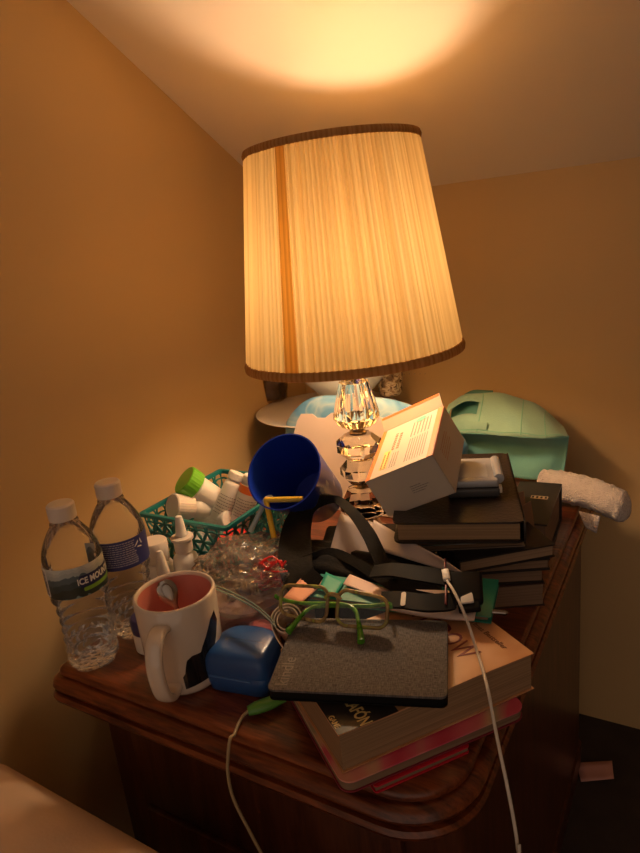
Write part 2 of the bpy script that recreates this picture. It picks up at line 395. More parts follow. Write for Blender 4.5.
for j in range(9):
    t=j/8; z=SZ0+(SZ1-SZ0)*t; rr=SR0+(SR1-SR0)*t
    rows.append([bm.verts.new(((rr+pleat(2*PI*k/n))*math.cos(2*PI*k/n),(rr+pleat(2*PI*k/n))*math.sin(2*PI*k/n),z)) for k in range(n)])
for a,b in zip(rows,rows[1:]):
    for k in range(n): bm.faces.new((a[k],a[(k+1)%n],b[(k+1)%n],b[k]))
sh=link('lamp_shade',bm,m_shade,lamp,angle=60)
m_trim=shade_mat('brown shade trim',(.50,.28,.11),.09)
for nm,t0,t1,dz in (('shade_trim',-.005,.035,0),('shade_trim',.972,1.003,0)):
    bm=B(); rs=[]
    for t,dr in ((t0,-.002),(t0,.0045),((t0+t1)/2,.006),(t1,.0048),(t1,-.001)):
        rr=SR0+(SR1-SR0)*t+dr; rs.append((rr,SZ0+(SZ1-SZ0)*t))
    lathe(bm,rs,120,caps=(False,False)); link(nm,bm,m_trim,sh,solid=0)
aS=math.atan2(-.862,.25)  # angle of the seam, towards the viewer and a little left
aS=R(-93)
bm=B()
def seamf(u,v):
    t=.03+.94*v; a=aS+(u-.5)*R(7.5)*(1-.15*v); rr=SR0+(SR1-SR0)*t+.0042; return (rr*math.cos(a),rr*math.sin(a),SZ0+(SZ1-SZ0)*t)
grid(bm,6,6,seamf); link('shade_seam',bm,m_seam,sh)
_c=V((0,0,.30)); sh.matrix_local=Matrix.Translation(_c+V((.003,.002,0)))@Matrix.Rotation(R(-1.3),4,CF)@Matrix.Translation(-_c)

# ================================================================ WATER BOTTLES
def bottle_prof(h=.190):
    p=[(.022,.001),(.027,.002),(.0305,.008)]
    z=.012
    while z<.088:
        t=(z-.012)/.076
        p.append((.0308-.0022*abs(math.sin(PI*z/.0125))-.0018*math.sin(PI*t),z)); z+=.002
    p+=[(.0322,.0905),(.0325,.092),(.0318,.094),(.0318,.136),(.0325,.138),(.0325,.140)]
    for i in range(1,11):
        t=i/10; p.append((.0325-(.0325-.0125)*(t**1.7),.140+.042*t))
    p+=[(.0125,h),(.0118,h+.001)]
    return p
def make_bottle(loc,rot,label,group):
    t=thing('water_bottle',label,'bottle',loc,rot,group)
    bm=B(); pf=bottle_prof()
    def rf(a,i,z):
        k=1.0
        if z<.02: k-=.05*abs(math.sin(2.5*a))
        if .02<z<.088: k-=.010*math.sin(3*a+z*150)
        return k
    lathe(bm,pf,64,caps=(True,False),rf=rf)
    for f in bm.faces:
        if f.calc_center_median().z<.034: f.material_index=1
    link('bottle_body',bm,[m_pet,m_petbase],t,angle=50)
    bm=B(); lathe(bm,[(.0148,.185),(.0150,.187),(.0150,.2015),(.0135,.2035),(0,.2038)],60,rf=lambda a,i,z:1+(.02*(math.sin(30*a)>0) if i in(1,2) else 0)); link('cap',bm,m_white_cap,t,angle=25)
    bm=B(); lathe(bm,[(.0128,.178),(.0158,.179),(.0158,.1815),(.0128,.1825)],40,caps=(False,False)); link('neck_ring',bm,m_petbase,t)
    return t
m_white_cap=M('translucent white cap',(.78,.70,.62),.35,var=.02,sss=.2)
camdir=lambda x,y: math.atan2(-y,-x)
def label_band(t,a0,a1,z0,z1,mat,r=.0332,name='label'):
    bm=B(); 
    def fn(u,v): a=a0+(a1-a0)*u; return (r*math.cos(a),r*math.sin(a),z0+(z1-z0)*v)
    grid(bm,60,6,fn); return link(name,bm,mat,t)
b1=make_bottle((-.607,.416,0),(0,0,0),'empty clear water bottle at the front left corner of the nightstand','water bottles beside the left wall')
ca=camdir(-.607,.416)
# label art: grey-blue mountains under pale sky
def mountain_mat():
    m,nt,b=new_mat('mountain picture label'); b.inputs['Roughness'].default_value=.35
    tc=N(nt,'ShaderNodeTexCoord'); sp=N(nt,'ShaderNodeSeparateXYZ'); L(nt,tc.outputs['Object'],sp.inputs[0])
    n=N(nt,'ShaderNodeTexNoise',Scale=55.0,Detail=5.0); mp=N(nt,'ShaderNodeMapping'); mp.inputs['Scale'].default_value=(1,1,.15); L(nt,tc.outputs['Object'],mp.inputs[0]); L(nt,mp.outputs[0],n.inputs[0])
    ml=N(nt,'ShaderNodeMath',operation='MULTIPLY_ADD'); ml.inputs[1].default_value=.034; ml.inputs[2].default_value=-.017; L(nt,n.outputs['Fac'],ml.inputs[0])
    ad=N(nt,'ShaderNodeMath',operation='SUBTRACT'); L(nt,sp.outputs['Z'],ad.inputs[0]); L(nt,ml.outputs[0],ad.inputs[1])
    mr=N(nt,'ShaderNodeMapRange'); mr.inputs[1].default_value=.094; mr.inputs[2].default_value=.133; L(nt,ad.outputs[0],mr.inputs[0])
    r=N(nt,'ShaderNodeValToRGB'); cr=r.color_ramp; cr.interpolation='CONSTANT'
    for p,c in ((0,(.22,.34,.34)),(.10,(.03,.045,.04)),(.40,(.04,.07,.08)),(.60,(.09,.14,.17)),(.78,(.42,.48,.48)),(.90,(.52,.56,.54))):
        e=cr.elements[0] if p==0 else cr.elements.new(p); e.position=p; e.color=c4(c)
    cr.elements[-1].color=c4((.62,.66,.62))
    L(nt,mr.outputs[0],r.inputs[0]); L(nt,r.outputs[0],b.inputs['Base Color'])
    return m
lb=label_band(b1,ca-R(100),ca+R(150),.100,.137,mountain_mat())
m_lwhite=M('white label print',(.85,.85,.82),.4); m_navy=M('navy label print',(.02,.025,.10),.35); m_green=M('green label print',(.22,.45,.05),.4)
bm=B(); prism(bm,rrect(.052,.014,.001,2),0,.0003); wrap(bm,.0334,ca+R(48),.1185); link('name_panel',bm,m_navy,lb)
bm=text_bm('ICE MOUNTAIN',.0105,bold=.0003,sx=.78); wrap(bm,.0338,ca+R(48),.1185,.003); link('brand_lettering',bm,m_lwhite,lb)
bm=B(); prism(bm,rrect(.046,.0045,.001,2),0,.0003); wrap(bm,.0334,ca+R(48),.1085); link('green_stripe',bm,m_green,lb)
bm=B(); prism(bm,rrect(.011,.034,.001,2),0,.0003); wrap(bm,.0334,ca-R(74),.1185); link('barcode_panel',bm,m_lwhite,lb)
bm=B(); random.seed(5)
for k in range(14):
    y=-.015+k*.0022; prism(bm,[(-.004,y),(.004,y),(.004,y+random.choice((.0005,.001,.0014))),(-.004,y+.0011)],.0003,.0005)
wrap(bm,.0334,ca-R(74),.1185); link('barcode_lines',bm,m_ink,lb)
b2=make_bottle((-.606,.4835,0),(0,0,0),'full looking clear water bottle with dark blue printed label, behind the front bottle','water bottles beside the left wall')
b2['label']='clear water bottle with dark blue text label, second from the front'
ca=camdir(-.606,.4835)
lb=label_band(b2,ca-R(110),ca+R(110),.100,.137,M('blue violet label',(.035,.045,.20),.35))
bm=B(); prism(bm,rrect(.007,.037,.0005,2),0,.0003); wrap(bm,.0334,ca-R(52),.1185); link('green_edge',bm,M('dark green print',(.05,.16,.04),.4),lb)
bm=B(); random.seed(2)
for k in range(11):
    y=.0145-k*.0028; x=-.026
    while x<.016:
        w=random.uniform(.001,.004); prism(bm,[(x,y),(x+w,y),(x+w,y+.0011),(x,y+.0011)],.0003,.0005); x+=w+.0008
wrap(bm,.0334,ca+R(0),.1185); link('fine_print',bm,M('pale print',(.5,.5,.62),.5),lb)
bm=B()
for k in range(3):
    a=R(90+120*k); p=lambda r,an:(.0235+r*math.cos(an),.008+r*math.sin(an))
    prism(bm,[p(.0052,a+.25),p(.0052,a+1.45),p(.0068,a+1.75),p(.0035,a+1.6),p(.0030,a+1.2),p(.0030,a+.3)],.0003,.0006)
wrap(bm,.0334,ca,.1185); link('recycling_mark',bm,m_lwhite,lb)

# ================================================================ MUG + SPOON
MX,MY=-.4785,.4395; MR=.0445; MH=.107
mug=thing('coffee_mug','tall cream mug with pink inside and black patch on its side','mug',(MX,MY,0))
bm=B()
lathe(bm,[(0,.002),(.030,.002),(.034,0),(.0385,.0015),(.0420,.006),(.0430,.012),(MR-.0008,.06),(MR,MH-.003),(MR-.0012,MH-.0005),(MR-.0025,MH),(MR-.004,MH-.001),(MR-.0048,MH-.004)],72,caps=(False,False))
link('mug_body',bm,M('cream glazed ceramic',(.76,.66,.56),.18,coat=.6,var=.03),mug,angle=60)
bm=B(); lathe(bm,[(MR-.0046,MH-.003),(MR-.0050,.06),(.036,.014),(.030,.007),(0,.006)],72,caps=(False,False))
link('pink_lining',bm,M('pink glaze',(.72,.29,.25),.25,coat=.4,var=.03),mug,angle=60)
ha=R(-68)
hd=V((math.cos(ha),math.sin(ha),0))
hz=[(.0400,.086),(.052,.0895),(.066,.084),(.0735,.066),(.0735,.046),(.068,.026),(.057,.0145),(.046,.014),(.0405,.018)]
pp=smooth_path([hd*a+V((0,0,z)) for a,z in hz],6)
bm=B(); rows=[]; side=hd.cross(V((0,0,1)))
for i,p in enumerate(pp):
    t=(pp[min(i+1,len(pp)-1)]-pp[max(i-1,0)]).normalized(); nn=side.cross(t)
    e=i/(len(pp)-1); w=.0090+.0012*abs(2*e-1)**2; h=.0046
    rows.append([bm.verts.new(p+side*w*math.copysign(abs(math.cos(q))**.8,math.cos(q))+nn*h*math.copysign(abs(math.sin(q))**.8,math.sin(q))) for q in [2*PI*k/16 for k in range(16)]])
for a,b in zip(rows,rows[1:]):
    for k in range(16): bm.faces.new((a[k],a[(k+1)%16],b[(k+1)%16],b[k]))
link('handle',bm,bpy.data.materials['cream glazed ceramic'],mug,angle=70)
# black patch, outline in arc length / height
out=[(-.013,.012),(.004,.0145),(.016,.016),(.021,.024),(.0205,.034),(.027,.045),(.034,.057),(.040,.072),(.036,.086),(.027,.080),(.018,.065),(.012,.056),(.009,.050),(-.001,.050),(-.007,.046),(-.009,.040),(-.011,.031),(-.014,.027)]
bm=B(); prism(bm,out,0,.0004); wrap(bm,.0437,camdir(MX,MY)+R(9),0); 
for v in bm.verts:
    f=(MR-.0008+(.0008)*(v.co.z-.06)/.042 if v.co.z>.06 else .0430+(MR-.0008-.0430)*(v.co.z-.012)/.048)+.0003; h=math.hypot(v.co.x,v.co.y); v.co.x*=f/h; v.co.y*=f/h
link('black_patch',bm,M('black glaze',(.02,.018,.02),.25,coat=.4),mug)
bm=B(); prism(bm,[(.022,.018),(.034,.020),(.044,.034),(.040,.052),(.033,.046),(.026,.049),(.0235,.036),(.025,.028)],0,.0004); wrap(bm,.0437,camdir(MX,MY)+R(9),0)
for v in bm.verts:
    f=(.0430+(MR-.0008-.0430)*(v.co.z-.012)/.048)+.0003; h=math.hypot(v.co.x,v.co.y); v.co.x*=f/h; v.co.y*=f/h
link('pink_patch',bm,M('pale pink glaze',(.74,.50,.44),.25,coat=.4),mug)
# spoon: handle tip rises over the left rim
tip=at(162,581,.106); low=V((MX+.016,MY+.012,.012))
sp=thing('teaspoon','steel teaspoon standing in the pink lined mug, handle end up','spoon',low)
bm=B(); d=(tip-low); n=26; rows=[]
ax=d.normalized(); sd=ax.cross(CAM-tip).normalized(); nn=sd.cross(ax)
for i in range(n+1):
    t=i/n; p=low+d*t+nn*(.004*math.sin(PI*t))
    if t<.22: w=.011*math.sin(PI*min(1,(t+.03)/.30))+.001
    elif t<.70: w=.0026
    else: w=.0026+.0085*math.sin(PI*min(1,(t-.70)/.36))**1.0
    if t>.985: w*=.6
    rows.append([bm.verts.new(p+sd*w*math.cos(q)+nn*.0011*math.sin(q)) for q in [2*PI*k/12 for k in range(12)]])
for a,b in zip(rows,rows[1:]):
    for k in range(12): bm.faces.new((a[k],a[(k+1)%12],b[(k+1)%12],b[k]))
bm.faces.new(rows[0][::-1]); bm.faces.new(rows[-1])
link('spoon_body',bm,m_steel,sp,world=True,angle=60)
bm=B(); tw=[]
for q in [2*PI*k/24 for k in range(24)]:
    tt=.86+.10*math.sin(q); tw.append(low+d*tt+nn*(.004*math.sin(PI*tt)+.0012)+sd*.0076*math.cos(q)*(.55+.45*(tt-.76)/.2))
tube(bm,tw,.0011,6,closed=True); link('handle_rim',bm,m_steel,sp,world=True)

# ================================================================ small jars and sprays
def lathe_thing(name,label,cat,loc,parts,rot=(0,0,0),mat=None,group=None):
    t=thing(name,label,cat,loc,rot,group,mat)
    for pn,pf,m in parts:
        bm=B(); lathe(bm,pf,48); link(pn,bm,m,t,angle=40)
    return t
m_navycap=M('navy plastic lid',(.035,.03,.12),.3,coat=.3)
lathe_thing('cream_jar','small cream jar with navy screw lid, hidden behind the mug handle','jar',(-.5565,.4635,0),[
 ('jar_body',[(.018,0),(.021,.002),(.0215,.022),(.019,.0255)],m_cream),('lid',[(.0215,.0262),(.022,.027),(.022,.042),(.020,.0445),(.012,.0455),(0,.0455)],m_navycap)])
t=lathe_thing('plastic_jar','wide white capped jar between the water bottle and the nasal spray','jar',(-.640,.5665,0),[
 ('jar_body',[(.019,0),(.0225,.002),(.0225,.042),(.019,.048),(.016,.050)],m_white),('cap',[(.0185,.0505),(.019,.052),(.019,.078),(.0175,.080),(0,.080)],m_white_cap)])
lathe_thing('nasal_spray','tall white nasal spray bottle standing against the turquoise basket','spray bottle',(-.5935,.5765,0),[
 ('spray_body',[(.015,0),(.018,.002),(.018,.052),(.016,.060),(.010,.066)],m_white),
 ('collar',[(.0105,.0665),(.0125,.068),(.0125,.082),(.010,.084),(.0155,.0855),(.0155,.089),(.008,.0905)],m_white_cap),
 ('nozzle',[(.0085,.0915),(.0075,.094),(.0050,.116),(.0040,.1185),(0,.1195)],m_white)])
lathe_thing('dropper_bottle','short white dropper bottle with narrow nozzle behind the mug','spray bottle',(-.598,.5365,0),[
 ('dropper_body',[(.011,0),(.0135,.002),(.0135,.045),(.009,.052)],m_white),
 ('nozzle',[(.0085,.0525),(.0088,.055),(.0045,.083),(.0030,.0855),(0,.0862)],m_white_cap)])

# ================================================================ BASKET
BX0,BX1,BY0,BY1,BH=-.694,-.537,.603,.788,.100
bk=thing('plastic_basket','turquoise lattice plastic basket full of pill bottles','basket',((BX0+BX1)/2,(BY0+BY1)/2,0))
m_teal=M('turquoise plastic',(.012,.20,.20),.32,var=.05,coat=.2)
def basket_wall(a,b,nm):
    a=V(a); b=V(b); u=(b-a); Lw=u.length; u.normalize(); nrm=V((-u.y,u.x,0))
    bm=B()
    inset=.012
    def P(s,z,o):
        k=z/BH; t=s/Lw*2-1; s2=(t*(Lw/2-inset*(1-k)))+Lw/2
        return a+u*s2+nrm*(o+inset*(1-k))+V((0,0,z))
    rad=.0200; sp=.0200; n=24; w=.0024
    i=0; z=.008
    rowsz=[.012+k*.0180 for k in range(5)]
    for j,zc in enumerate(rowsz):
        s=sp*(.5 if j%2 else 0)
        while s<=Lw+1e-6:
            ring=[]
            for k in range(n+1):
                q=2*PI*k/n
                pts=[]
                for rr in (rad-w,rad):
                    ss=min(max(s+rr*math.cos(q),.001),Lw-.001); zz=min(max(zc+rr*math.sin(q)*1.05,.002),BH-.004); pts.append((ss,zz))
                ring.append(pts)
            for k in range(n):
                (s0,z0),(s1,z1)=ring[k]; (s2,z2),(s3,z3)=ring[k+1]
                if abs(s0-s2)+abs(z0-z2)<1e-4: continue
                A=[P(s0,z0,0),P(s1,z1,0),P(s3,z3,0),P(s2,z2,0)]; Bk=[P(s0,z0,.0016),P(s1,z1,.0016),P(s3,z3,.0016),P(s2,z2,.0016)]
                va=[bm.verts.new(x) for x in A]; vb=[bm.verts.new(x) for x in Bk]
                bm.faces.new(va); bm.faces.new(vb[::-1])
                for e in range(4): bm.faces.new((va[e],vb[e],vb[(e+1)%4],va[(e+1)%4]))
            s+=sp
    link(nm,bm,m_teal,bk,world=True,smooth=False)
c_=[(BX0,BY0),(BX1,BY0),(BX1,BY1),(BX0,BY1)]
for i in range(4): basket_wall((*c_[i],0),(*c_[(i+1)%4],0),'lattice_wall')
bm=B()
outr=[]
for off,z in ((0.0005,BH-.007),(.004,BH-.006),(.004,BH-.001),(.001,BH),(-.002,BH-.001),(-.002,BH-.007)):
    outr.append([bm.verts.new((x,y,z)) for x,y in rrect(BX1-BX0+2*off,BY1-BY0+2*off,.006,4,(BX0+BX1)/2,(BY0+BY1)/2)])
outr.append(outr[0])
for a,b in zip(outr,outr[1:]):
    n=len(a)
    for k in range(n): bm.faces.new((a[k],a[(k+1)%n],b[(k+1)%n],b[k]))
link('rim',bm,m_teal,bk,world=True,angle=50)
bm=B(); box(bm,(BX1-BX0-.024,BY1-BY0-.024,.002),((BX0+BX1)/2,(BY0+BY1)/2,.002),0)
link('basket_floor',bm,m_teal,bk,world=True)
# bottles in the basket
def pill(label,base,top,r,capmat,bodymat,capr=None,capl=.2,band=None,name='pill_bottle',txt=True):
    base=V(base); top=V(top); Lh=(top-base).length
    t=thing(name,label,'bottle',mat=frame(base,top-base,(CAM-base)),group='bottles in the turquoise basket')
    capr=capr or r*1.03; cl=Lh*capl; h=Lh-cl
    bm=B(); lathe(bm,[(r*.92,0),(r,.002),(r,h*.86),(r*.95,h*.93),(r*.72,h*.985),(r*.72,h)],40); bd=link('bottle_body',bm,bodymat,t)
    bm=B(); lathe(bm,[(capr*.98,h+.0004),(capr,h+.001),(capr,Lh-.0015),(capr*.93,Lh),(0,Lh)],72,rf=lambda a,i,z:1+(.02*(math.sin(28*a)>0) if i in(1,2) else 0)); link('cap',bm,capmat,t,angle=25)
    if band: bm=B(); lathe(bm,[(r+.0003,h*band[0]),(r+.0008,h*band[0]),(r+.0008,h*band[1]),(r+.0003,h*band[1])],40,caps=(False,False)); link('colour_band',bm,band[2],t)
    if txt:
        bm=B(); random.seed(int(r*1e5))
        for k in range(7):
            x=-r*1.0
            while x<r*1.0:
                w=random.uniform(.001,.004); y=h*(.18+.07*k); prism(bm,[(x,y),(x+w,y),(x+w,y+.0009),(x,y+.0009)],.0001,.0004); x+=w+.001
        wrap(bm,r+.0002,0,0); link('printed_lines',bm,m_ink2,t)
    return t
m_ink2=M('grey print',(.22,.2,.2),.6)
m_lime=M('lime green cap plastic',(.16,.50,.03),.35,coat=.2)
g0=at(203,488,.098); 
pill('white pill bottle with a large lime green cap, leaning in the basket',at(215,500,.085),at(184,479,.130),.0195,m_lime,m_white,.0230,.36,txt=False)
pill('white bottle with ribbed white cap lying at the front of the basket',at(212,506,.062)+V((.035,.02,-.01)),at(172,506,.100),.0170,m_white_cap,m_white,.0185,.26,txt=False)
pill('narrow white bottle with fine print, second from the right in the basket',at(219,520,.062),at(239,473,.128),.0155,m_white,m_white,.0145,.15)
pill('white pill bottle with an orange band at the right of the basket',at(240,522,.058),at(254,476,.126),.0160,m_white,m_white,.0150,.16,band=(.76,.95,M('orange print band',(.80,.17,.02),.4)))
pill('plain white bottle lying low across the front of the basket',at(200,524,.045),at(230,520,.066),.0150,m_white,m_white,.0150,.2,txt=False)
bm=B(); box(bm,(.035,.05,.05),(0,0,0),.002); o=link('red_carton',bm,M('red carton',(.62,.03,.025),.45),None); o.location=(-.572,.650,.034); o.rotation_euler=(0,0,.15)
tag(o,'small bright red carton showing through the basket lattice','carton')
bm=B(); box(bm,(.04,.05,.04),(0,0,0),.006,3); o=link('medicine_box',bm,M('grey white carton',(.5,.5,.48),.5),None); o.location=(-.64,.66,.027); o.rotation_euler=(0,0,-.2)
tag(o,'dull white carton low in the turquoise basket behind the lattice','carton')

# ================================================================ BLUE CUP
P=at(286,473,.168)
away=(P-CAM).normalized()
axd=(away*math.cos(R(33))+(CX*.80+CDN*.6).normalized()*math.sin(R(33))).normalized()
cup=thing('plastic_cup','large royal blue plastic cup tipped over with its mouth to the viewer','cup',mat=frame(P+axd*.110,-axd,(0,0,1))@Matrix.Scale(1.0,4))
R0,R1=.038,.0515
m_cup=M('royal blue plastic',(.008,.035,.42),.3,var=.03,coat=.15)
bm=B(); lathe(bm,[(0,.004),(R0-.004,.004),(R0-.002,0),(R0,.003),(R1,.114),(R1+.0012,.116),(R1+.0012,.118),(R1-.0006,.118),(R1-.0012,.115),(R0-.0015,.006),(0,.0055)],80,caps=(False,False))
link('cup_body',bm,m_cup,cup,angle=50)
bm=B(); random.seed(11)
for k in range(26):
    q=k/26*2*PI; z0=random.uniform(.03,.08); z1=z0+random.uniform(.008,.02)
    prism(bm,[(q*.045,z0),(q*.045+.006,z0+.004),(q*.045+.007,z1),(q*.045+.001,z1-.003)],0,.0003)
wrap(bm,.045,0,0)
for v in bm.verts:
    f=R0+(R1-R0)*(v.co.z-.003)/.111+.0004; h=math.hypot(v.co.x,v.co.y); v.co.x*=f/h; v.co.y*=f/h
link('printed_pattern',bm,M('pale blue print',(.45,.5,.68),.4),cup)

# ================================================================ STRAWS
m_yel=M('yellow straw plastic',(.80,.52,.03),.35)
bm=B(); P0=at(303,499,.140); P1=at(266,500,.140); P2=at(274,538,.098)
pts=[P0,P0.lerp(P1,.9)]+[P1]+[P1.lerp(P2,.12),P2]
tube(bm,smooth_path(pts,5),.0037,12)
o=link('drinking_straw',bm,m_yel,None,angle=60); tag(o,'bent yellow drinking straw hooked in front of the blue cup','straw','drinking straws by the blue cup')
bm=B(); tube(bm,smooth_path([at(272,497,.133),at(266,499,.133),at(262,508,.125),at(250,532,.098)],5),.0034,12)
o=link('drinking_straw',bm,M('pale blue straw plastic',(.45,.60,.66),.3),None,angle=60); tag(o,'pale blue bent straw left of the yellow one','straw','drinking straws by the blue cup')

# ================================================================ ZIP BAG with tub and net
tub=thing('plastic_tub','round translucent pink tub inside the clear zip bag','tub',(-.466,.545,.004))
bm=B(); lathe(bm,[(0,.0),(.036,.0),(.040,.003),(.043,.034),(.0415,.034),(.039,.005),(0,.003)],48,caps=(False,False)); link('tub_body',bm,M('pink tinted plastic',(.80,.30,.30),.35,sss=.1),tub)
bm=B(); lathe(bm,[(.043,.0345),(.046,.035),(.046,.041),(.044,.042),(0,.042)],48); link('tub_lid',bm,M('clear pinkish lid',(.62,.40,.34),.25),tub)
bm=B()
random.seed(4)
for k in range(26):
    a=random.uniform(0,2*PI); rr=random.uniform(0,.030); box(bm,(.016,.012,.009),(0,0,0),.003,2,mt=T(-.474+rr*math.cos(a),.556+rr*math.sin(a),.050+random.uniform(0,.022)*(1-rr/.04))@Euler((random.random()*3,random.random()*3,random.random()*3)).to_matrix().to_4x4())
o=link('candy_pile',bm,splotch('brown wrapped sweets',[(.09,.04,.025),(.30,.17,.09),(.62,.45,.26),(.16,.09,.07)],40,.3),None,kind='stuff'); tag(o,'heap of dark brown wrapped sweets inside the clear bag','sweets')
bm=B(); random.seed(9)
for s in range(16):
    c=at(270,574,.072); pts=[]
    for k in range(9):
        pts.append(c+V((random.gauss(0,.012),random.gauss(0,.010),random.gauss(0,.009))))
    tube(bm,smooth_path(pts,6,closed=True),.0013,5,closed=True)
o=link('red_netting',bm,M('red plastic net',(.75,.03,.03),.4),None,kind='stuff'); tag(o,'tangle of bright red netting inside the clear zip bag','netting')
bag=thing('zip_bag','crumpled clear plastic zip bag between mug and black mask','bag',(-.47,.56,.002))
import mathutils
def nz(p,s): return mathutils.noise.noise(V(p)*s)
bm=B()
bmesh.ops.create_icosphere(bm,subdivisions=5,radius=1)
for v in bm.verts:
    p=v.co.copy()
    q=V((math.copysign(abs(p.x)**.8,p.x)*.070,math.copysign(abs(p.y)**.8,p.y)*.058,p.z*.046))
    k=1+.18*nz(p,2.2)+.20*abs(nz(p,4.5))+.13*abs(nz(p+V((3,1,2)),8))+.05*abs(nz(p,17))
    q*=k
    q.z+=.043+.022*max(0,p.y)*(p.z>0)
    q.z=max(q.z,.001)
    v.co=q+V((0,0,0))
bmesh.ops.rotate(bm,verts=bm.verts,cent=(0,0,0),matrix=Matrix.Rotation(R(30),3,'Z'))
film=thin_plastic('crumpled clear film',(.95,.94,.92),.50,.12,milk=.14,milkcol=(.85,.78,.7),bump=.35,bscale=60,dist=.01)
link('bag_film',bm,film,bag,smooth=False)
bm=B()
zp=smooth_path([at(212,584,.080),at(235,594,.082),at(258,607,.080),at(275,623,.074)],8)
for off in (0,.005):
    ribbon(bm,[p+V((off*.7,off*-.7,-off*.4)) for p in zp],[V((.0008,-.0014,.0022))]*len(zp),.0008)
link('zip_seal',bm,M('greenish zip strip',(.35,.48,.40),.3),bag,world=True)
# pink satin thing + cream roll
bm=B(); bmesh.ops.create_icosphere(bm,subdivisions=4,radius=1)
for v in bm.verts:
    p=v.co.copy(); v.co=V((p.x*.022,p.y*.016,p.z*.018))*(1+.2*nz(p,2.5))
o=link('fabric_pouch',bm,M('pink satin',(.70,.22,.25),.4,sheen=.3),None,angle=80); o.location=at(262,636,.022); tag(o,'small crumpled pink satin pouch behind the blue case','pouch')
c=at(290,624,.062)
tr=thing('ribbon_roll','loose roll of cream floral ribbon beside the grey tablet cover','ribbon',mat=frame(c,(CAM-c).normalized()*.8+V((-.2,-.1,.5)),(0,0,1)))
bm=B(); pts=[]
for k in range(70):
    a=k/69*2*PI*2.2; rr=.0095+.0022*a/ (2*PI)*1.6
    pts.append(V((rr*math.cos(a),rr*math.sin(a),0)))
a=2*PI*2.2; e=pts[-1]; tg=V((-math.sin(a),math.cos(a),0))
for k in range(1,14): pts.append(e+tg*.0035*k+V((.0,0,0))+V((-math.cos(a),-math.sin(a),0))*(.0004*k*k))
ribbon(bm,pts,[V((0,0,.015))]*len(pts),.0012)
link('rolled_ribbon',bm,splotch('cream floral ribbon',[(.72,.60,.50),(.75,.62,.52),(.55,.38,.25)],120,.6),tr)

# ================================================================ BLUE CASE
a0=at(207,691,0); a1=at(262,701,0); ux=(a1-a0).normalized(); ang=math.atan2(ux.y,ux.x)
case=thing('retainer_case','small blue hinged plastic case with rounded top beside the mug','case',((a0+a1)/2+V((-math.sin(ang),math.cos(ang),0))*.031+V((.003,.001,0))),(0,0,ang))
def dout(s=1,n=14):
    W=.0350*s; o=[]
    # straight front, rounded back
    for k in range(6): q=R(180+90*k/5); o.append((-W+.010+.010*math.cos(q),-.029*s+.010+.010*math.sin(q)))
    for k in range(6): q=R(270+90*k/5); o.append((W-.010+.010*math.cos(q),-.029*s+.010+.010*math.sin(q)))
    for k in range(n+1): q=PI*k/n; o.append((W*math.copysign(abs(math.cos(q))**.75,math.cos(q)),-.002+.032*s*abs(math.sin(q))**.75))
    return o
m_blue=M('denim blue plastic',(.022,.090,.30),.34,var=.03,coat=.1)
def loft(bm,levels):
    rows=[[bm.verts.new((x,y,z)) for x,y in dout(s)] for s,z in levels]
    for a,b in zip(rows,rows[1:]):
        n=len(a)
        for k in range(n): bm.faces.new((a[k],a[(k+1)%n],b[(k+1)%n],b[k]))
    bm.faces.new(rows[0][::-1]); bm.faces.new(rows[-1])
case.scale=(1.1,1.1,1.16)
bm=B(); loft(bm,[(.86,0),(.93,.002),(.97,.010),(.985,.0195),(.97,.0203)]); link('case_base',bm,m_blue,case,angle=50)
bm=B(); loft(bm,[(.97,.0205),(1.0,.0212),(1.0,.027),(.985,.033),(.94,.0375),(.85,.0405),(.7,.042),(.4,.043)]); link('case_lid',bm,m_blue,case,angle=50)
bm=B(); box(bm,(.045,.0016,.0015),(-.004,-.0292,.0185),.0005); link('lid_catch',bm,M('light blue edge',(.08,.2,.5),.3),case)

# ================================================================ tan cable with green plug
cb=thing('charging_cable','thin tan cable with green plug hanging over the front edge','cable',at(262,704,0))
bm=B(); tube(bm,[at(248,711,.008),at(256,708,.009),at(270,703,.010),at(284,697,.010)],[.0055,.0075,.0078,.006],14,flat=.75); link('plug_sleeve',bm,M('translucent green rubber',(.10,.30,.05),.3),cb,world=True,angle=60)
bm=B()
cp=[at(250,710,.007),at(243,716,.004),at(238,725,.003),at(234,735,.0025)]+[aty(231,744,.366)+V((0,0,.006)),aty(228,757,.3625),aty(228,775,.361),aty(234,800,.362),aty(250,832,.365),aty(266,862,.368)]
tube(bm,smooth_path(cp,6),.0017,8); link('cable_cord',bm,M('tan rubber cord',(.42,.32,.18),.4),cb,world=True,angle=60)

# ================================================================ BOOKS
def book(name,label,cat,FR,angle,W,D,z0,z1,cover,pages,cov=.0012,rnd=0,group=None,overhang=.002,spine='left',soft=False):
    """FR = front right corner (world xy); W runs to the left of it, D to the back; angle turns the width direction"""
    ux=V((math.cos(angle),math.sin(angle),0)); uy=V((-ux.y,ux.x,0)); c=V((FR[0],FR[1],0))-ux*W/2+uy*D/2; c.z=z0
    t=thing(name,label,cat,c,(0,0,angle),group)
    H=z1-z0
    bm=B(); box(bm,(W-2*overhang,D-2*overhang,H-2*cov-.0002),(0,0,H/2)); link('page_block',bm,pages,t,smooth=False)
    for nm,zz in (('back_cover',cov/2),('front_cover',H-cov/2)):
        bm=B(); prism(bm,rrect(W,D,max(rnd,.0006),4),zz-cov/2,zz+cov/2); link(nm,bm,cover,t)
    bm=B()
    if spine=='left': box(bm,(cov,D,H),(-W/2+cov/2,0,H/2),.0004)
    elif spine=='back': box(bm,(W,cov,H),(0,D/2-cov/2,H/2),.0004)
    else: box(bm,(cov,D,H),(W/2-cov/2,0,H/2),.0004)
    link('spine',bm,cover,t)
    return t,W,D,H
